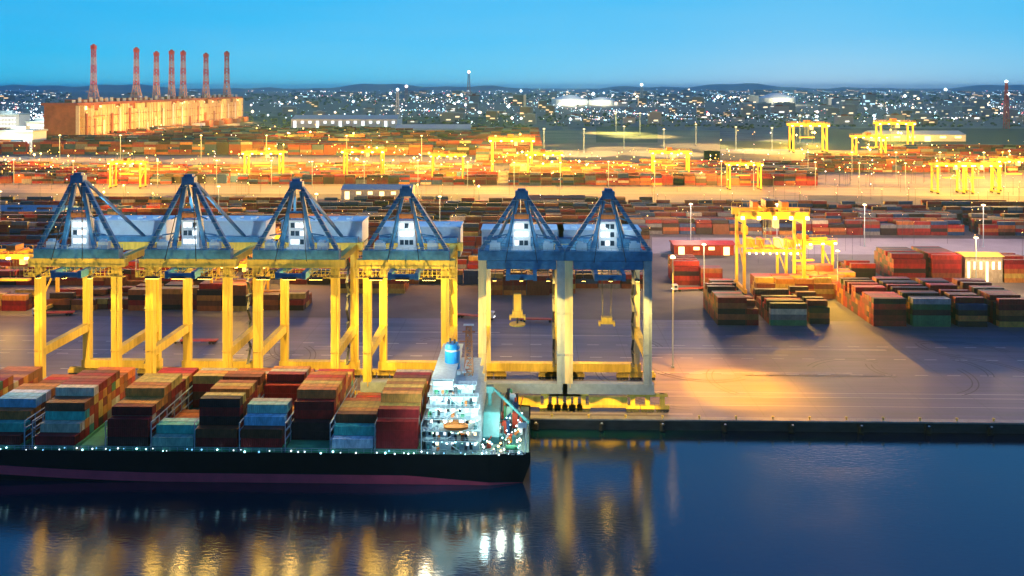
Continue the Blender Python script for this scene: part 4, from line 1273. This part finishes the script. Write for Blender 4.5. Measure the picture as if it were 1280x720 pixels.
# dark woodland strips on the plain
WOOD = pmat('woodland_foliage', (.035,.06,.03), .9, var=.5, scale=.02)
m = MB()
for k in range(2600):
    px = random.uniform(-20,1300); py = random.choice((random.gauss(126,3), random.gauss(148,4), random.gauss(120,2), random.gauss(158,1.5)))
    if py < 113 or (660 < px < 900 and py > 158) or (px > 985 and py > 158) or (90 < px < 306): continue
    Y = gy(py); s_ = Y/F*random.uniform(.7,1.8)
    m.ball((gx(px,Y),Y,s_*.6), s_*1.6, 0, 5, 4, .6)
o = m.build('woodland', WOOD); tag(o, 'dark far-off woods between the city and the port', 'woods', kind='stuff')

# ------------------------------------------------------------------ quay furniture and vehicles
fm = MB(); fm.cyl((0,0,-1.2),(0,0,-3.2),.8,12); fm.box(-.9,.9,.5,1.1,-3.8,-.5)
FN = None
fl = [670,752,828,906,990,1076,1160,1238,1290]
desc = ['beside the ship stern','right of the ship stern','below the rightmost crane','below the tall mast','below the light pool','below the middle of the right apron','third from the right edge','second from the right edge','at the right edge']
for px, ds in zip(fl, desc):
    X = gx(px, 268)
    if FN is None:
        FN = empty('quay_fender', (X,267.5,0)); fm.build('rubber_drum', RUBBER, FN)
        MB().cyl((0,-.3,-.9),(0,-.3,-.7),.35,8).build('marker_plate', WHITE, FN); r_ = FN
    else:
        r_ = copy_tree(FN); r_.location = (X,267.5,0)
    tag(r_, 'black rubber quay fender hanging '+ds, 'fender', 'fenders along the quay wall')
bo = MB(); bo.cyl((0,0,.12),(0,0,.8),.3,10,0,r2=.22); bo.cyl((0,0,.8),(0,0,1.05),.45,10)
bme = bo.mesh('bollard', YELLOW)
for k, px in enumerate(range(690, 1290, 46)):
    o = bpy.data.objects.new('mooring_bollard', bme); o.location = (gx(px,269.6),269.6,0); col.objects.link(o)
    tag(o, 'small mooring bollard on the quay edge, %s from the ship stern' % ORD[k], 'bollard', 'bollards on the quay edge')
def truck():
    root = empty('terminal_truck', (0,0,0))
    m = MB(); m.box(-9.4,-7.2,-1.2,1.2,.9,3.1); m.prism([(-1.1,3.1),(1.1,3.1),(1.0,3.35),(-1.0,3.35)], -9.3,-7.3); cab = m.build('cab', WHITE, root)
    MB().box(-9.45,-9.4,-1.0,1.0,1.9,2.8).box(-9.0,-7.6,-1.23,-1.2,1.9,2.8).build('windscreen', GLASS, cab)
    MB().box(-7.0,6.4,-1.1,1.1,1.0,1.35).box(-9.4,-7,-.9,.9,.7,.9).build('trailer', RED, root)
    for x in (-8.6,-6.2,4.0,5.3):
        for y in (-1.1,.8): MB().cyl((x,y,.5),(x,y+.3,.5),.5,12).build('wheel', RUBBER, root)
    for y in (-1.0,.7): MB().box(-9.5,-9.46,y,y+.3,1.1,1.35).build('headlight', L_WHITE, root)
    return root
tp = truck()
for i, (px, py, rz, lab) in enumerate(((72,398,.1,'terminal truck with headlights on behind the leftmost crane'), (590,398,2.9,'terminal truck between the fourth and fifth cranes'), (865,362,.2,'terminal truck left of the huge lit gantry'), (250,432,0,'terminal truck on the apron behind the second crane'), (668,402,3.1,'terminal truck under the fifth crane'))):
    r_ = tp if i == 0 else copy_tree(tp)
    Y = gy(py); r_.location = (gx(px,Y),Y,.02); r_.rotation_euler = (0,0,rz); r_.scale = (1.2,1.2,1.2)
    tag(r_, lab, 'truck', 'terminal trucks on the apron')

# extra lamps that shape the apron light
Y = gy(458); MX = gx(841, Y)
Yt = gy(482); spot((MX+1.5, Y-1.5, 41), (gx(925,Yt), Yt, 0), 1650000, (1,.42,.0), 56, blend=1)
Yt = gy(470); spot((MX+1, Y-1.5, 41), (gx(870,Yt), Yt, 0), 430000, (1,.36,.0), 90, blend=1)
Yg2 = gy(365)
place_mast(1047, 370, 0, 'mast in the gap between the gantry blocks and the red faced block', .85)
Yt = gy(400); Ym = gy(370); spot((gx(1047,Ym)+1, Ym-1.5, 23.5), (gx(1058,Yt), Yt, 0), 1150000, (1,.47,.0), 88, blend=.8)
Yt = gy(440); spot((gx(1000,Yg2), Yg2-8, 34), (gx(1010,Yt), Yt, 0), 420000, (1,.34,.04), 60, blend=1)
# ------------------------------------------------------------------ haze
HAZE = 1
if HAZE:
    hm = bpy.data.materials.new('dusk_air'); hm.use_nodes = True; hn = hm.node_tree; hn.nodes.clear()
    ho = hn.nodes.new('ShaderNodeOutputMaterial'); hv = hn.nodes.new('ShaderNodeVolumePrincipled')
    hv.inputs['Color'].default_value = (.30,.74,1,1); hv.inputs['Density'].default_value = 3.0e-5; hv.inputs['Anisotropy'].default_value = .6
    hn.links.new(hv.outputs[0], ho.inputs['Volume'])
    o = MB().box(-26000,26000,-2500,42000,-16,262).build('haze', hm); tag(o, 'thin blue dusk haze over the port and city', kind='stuff')
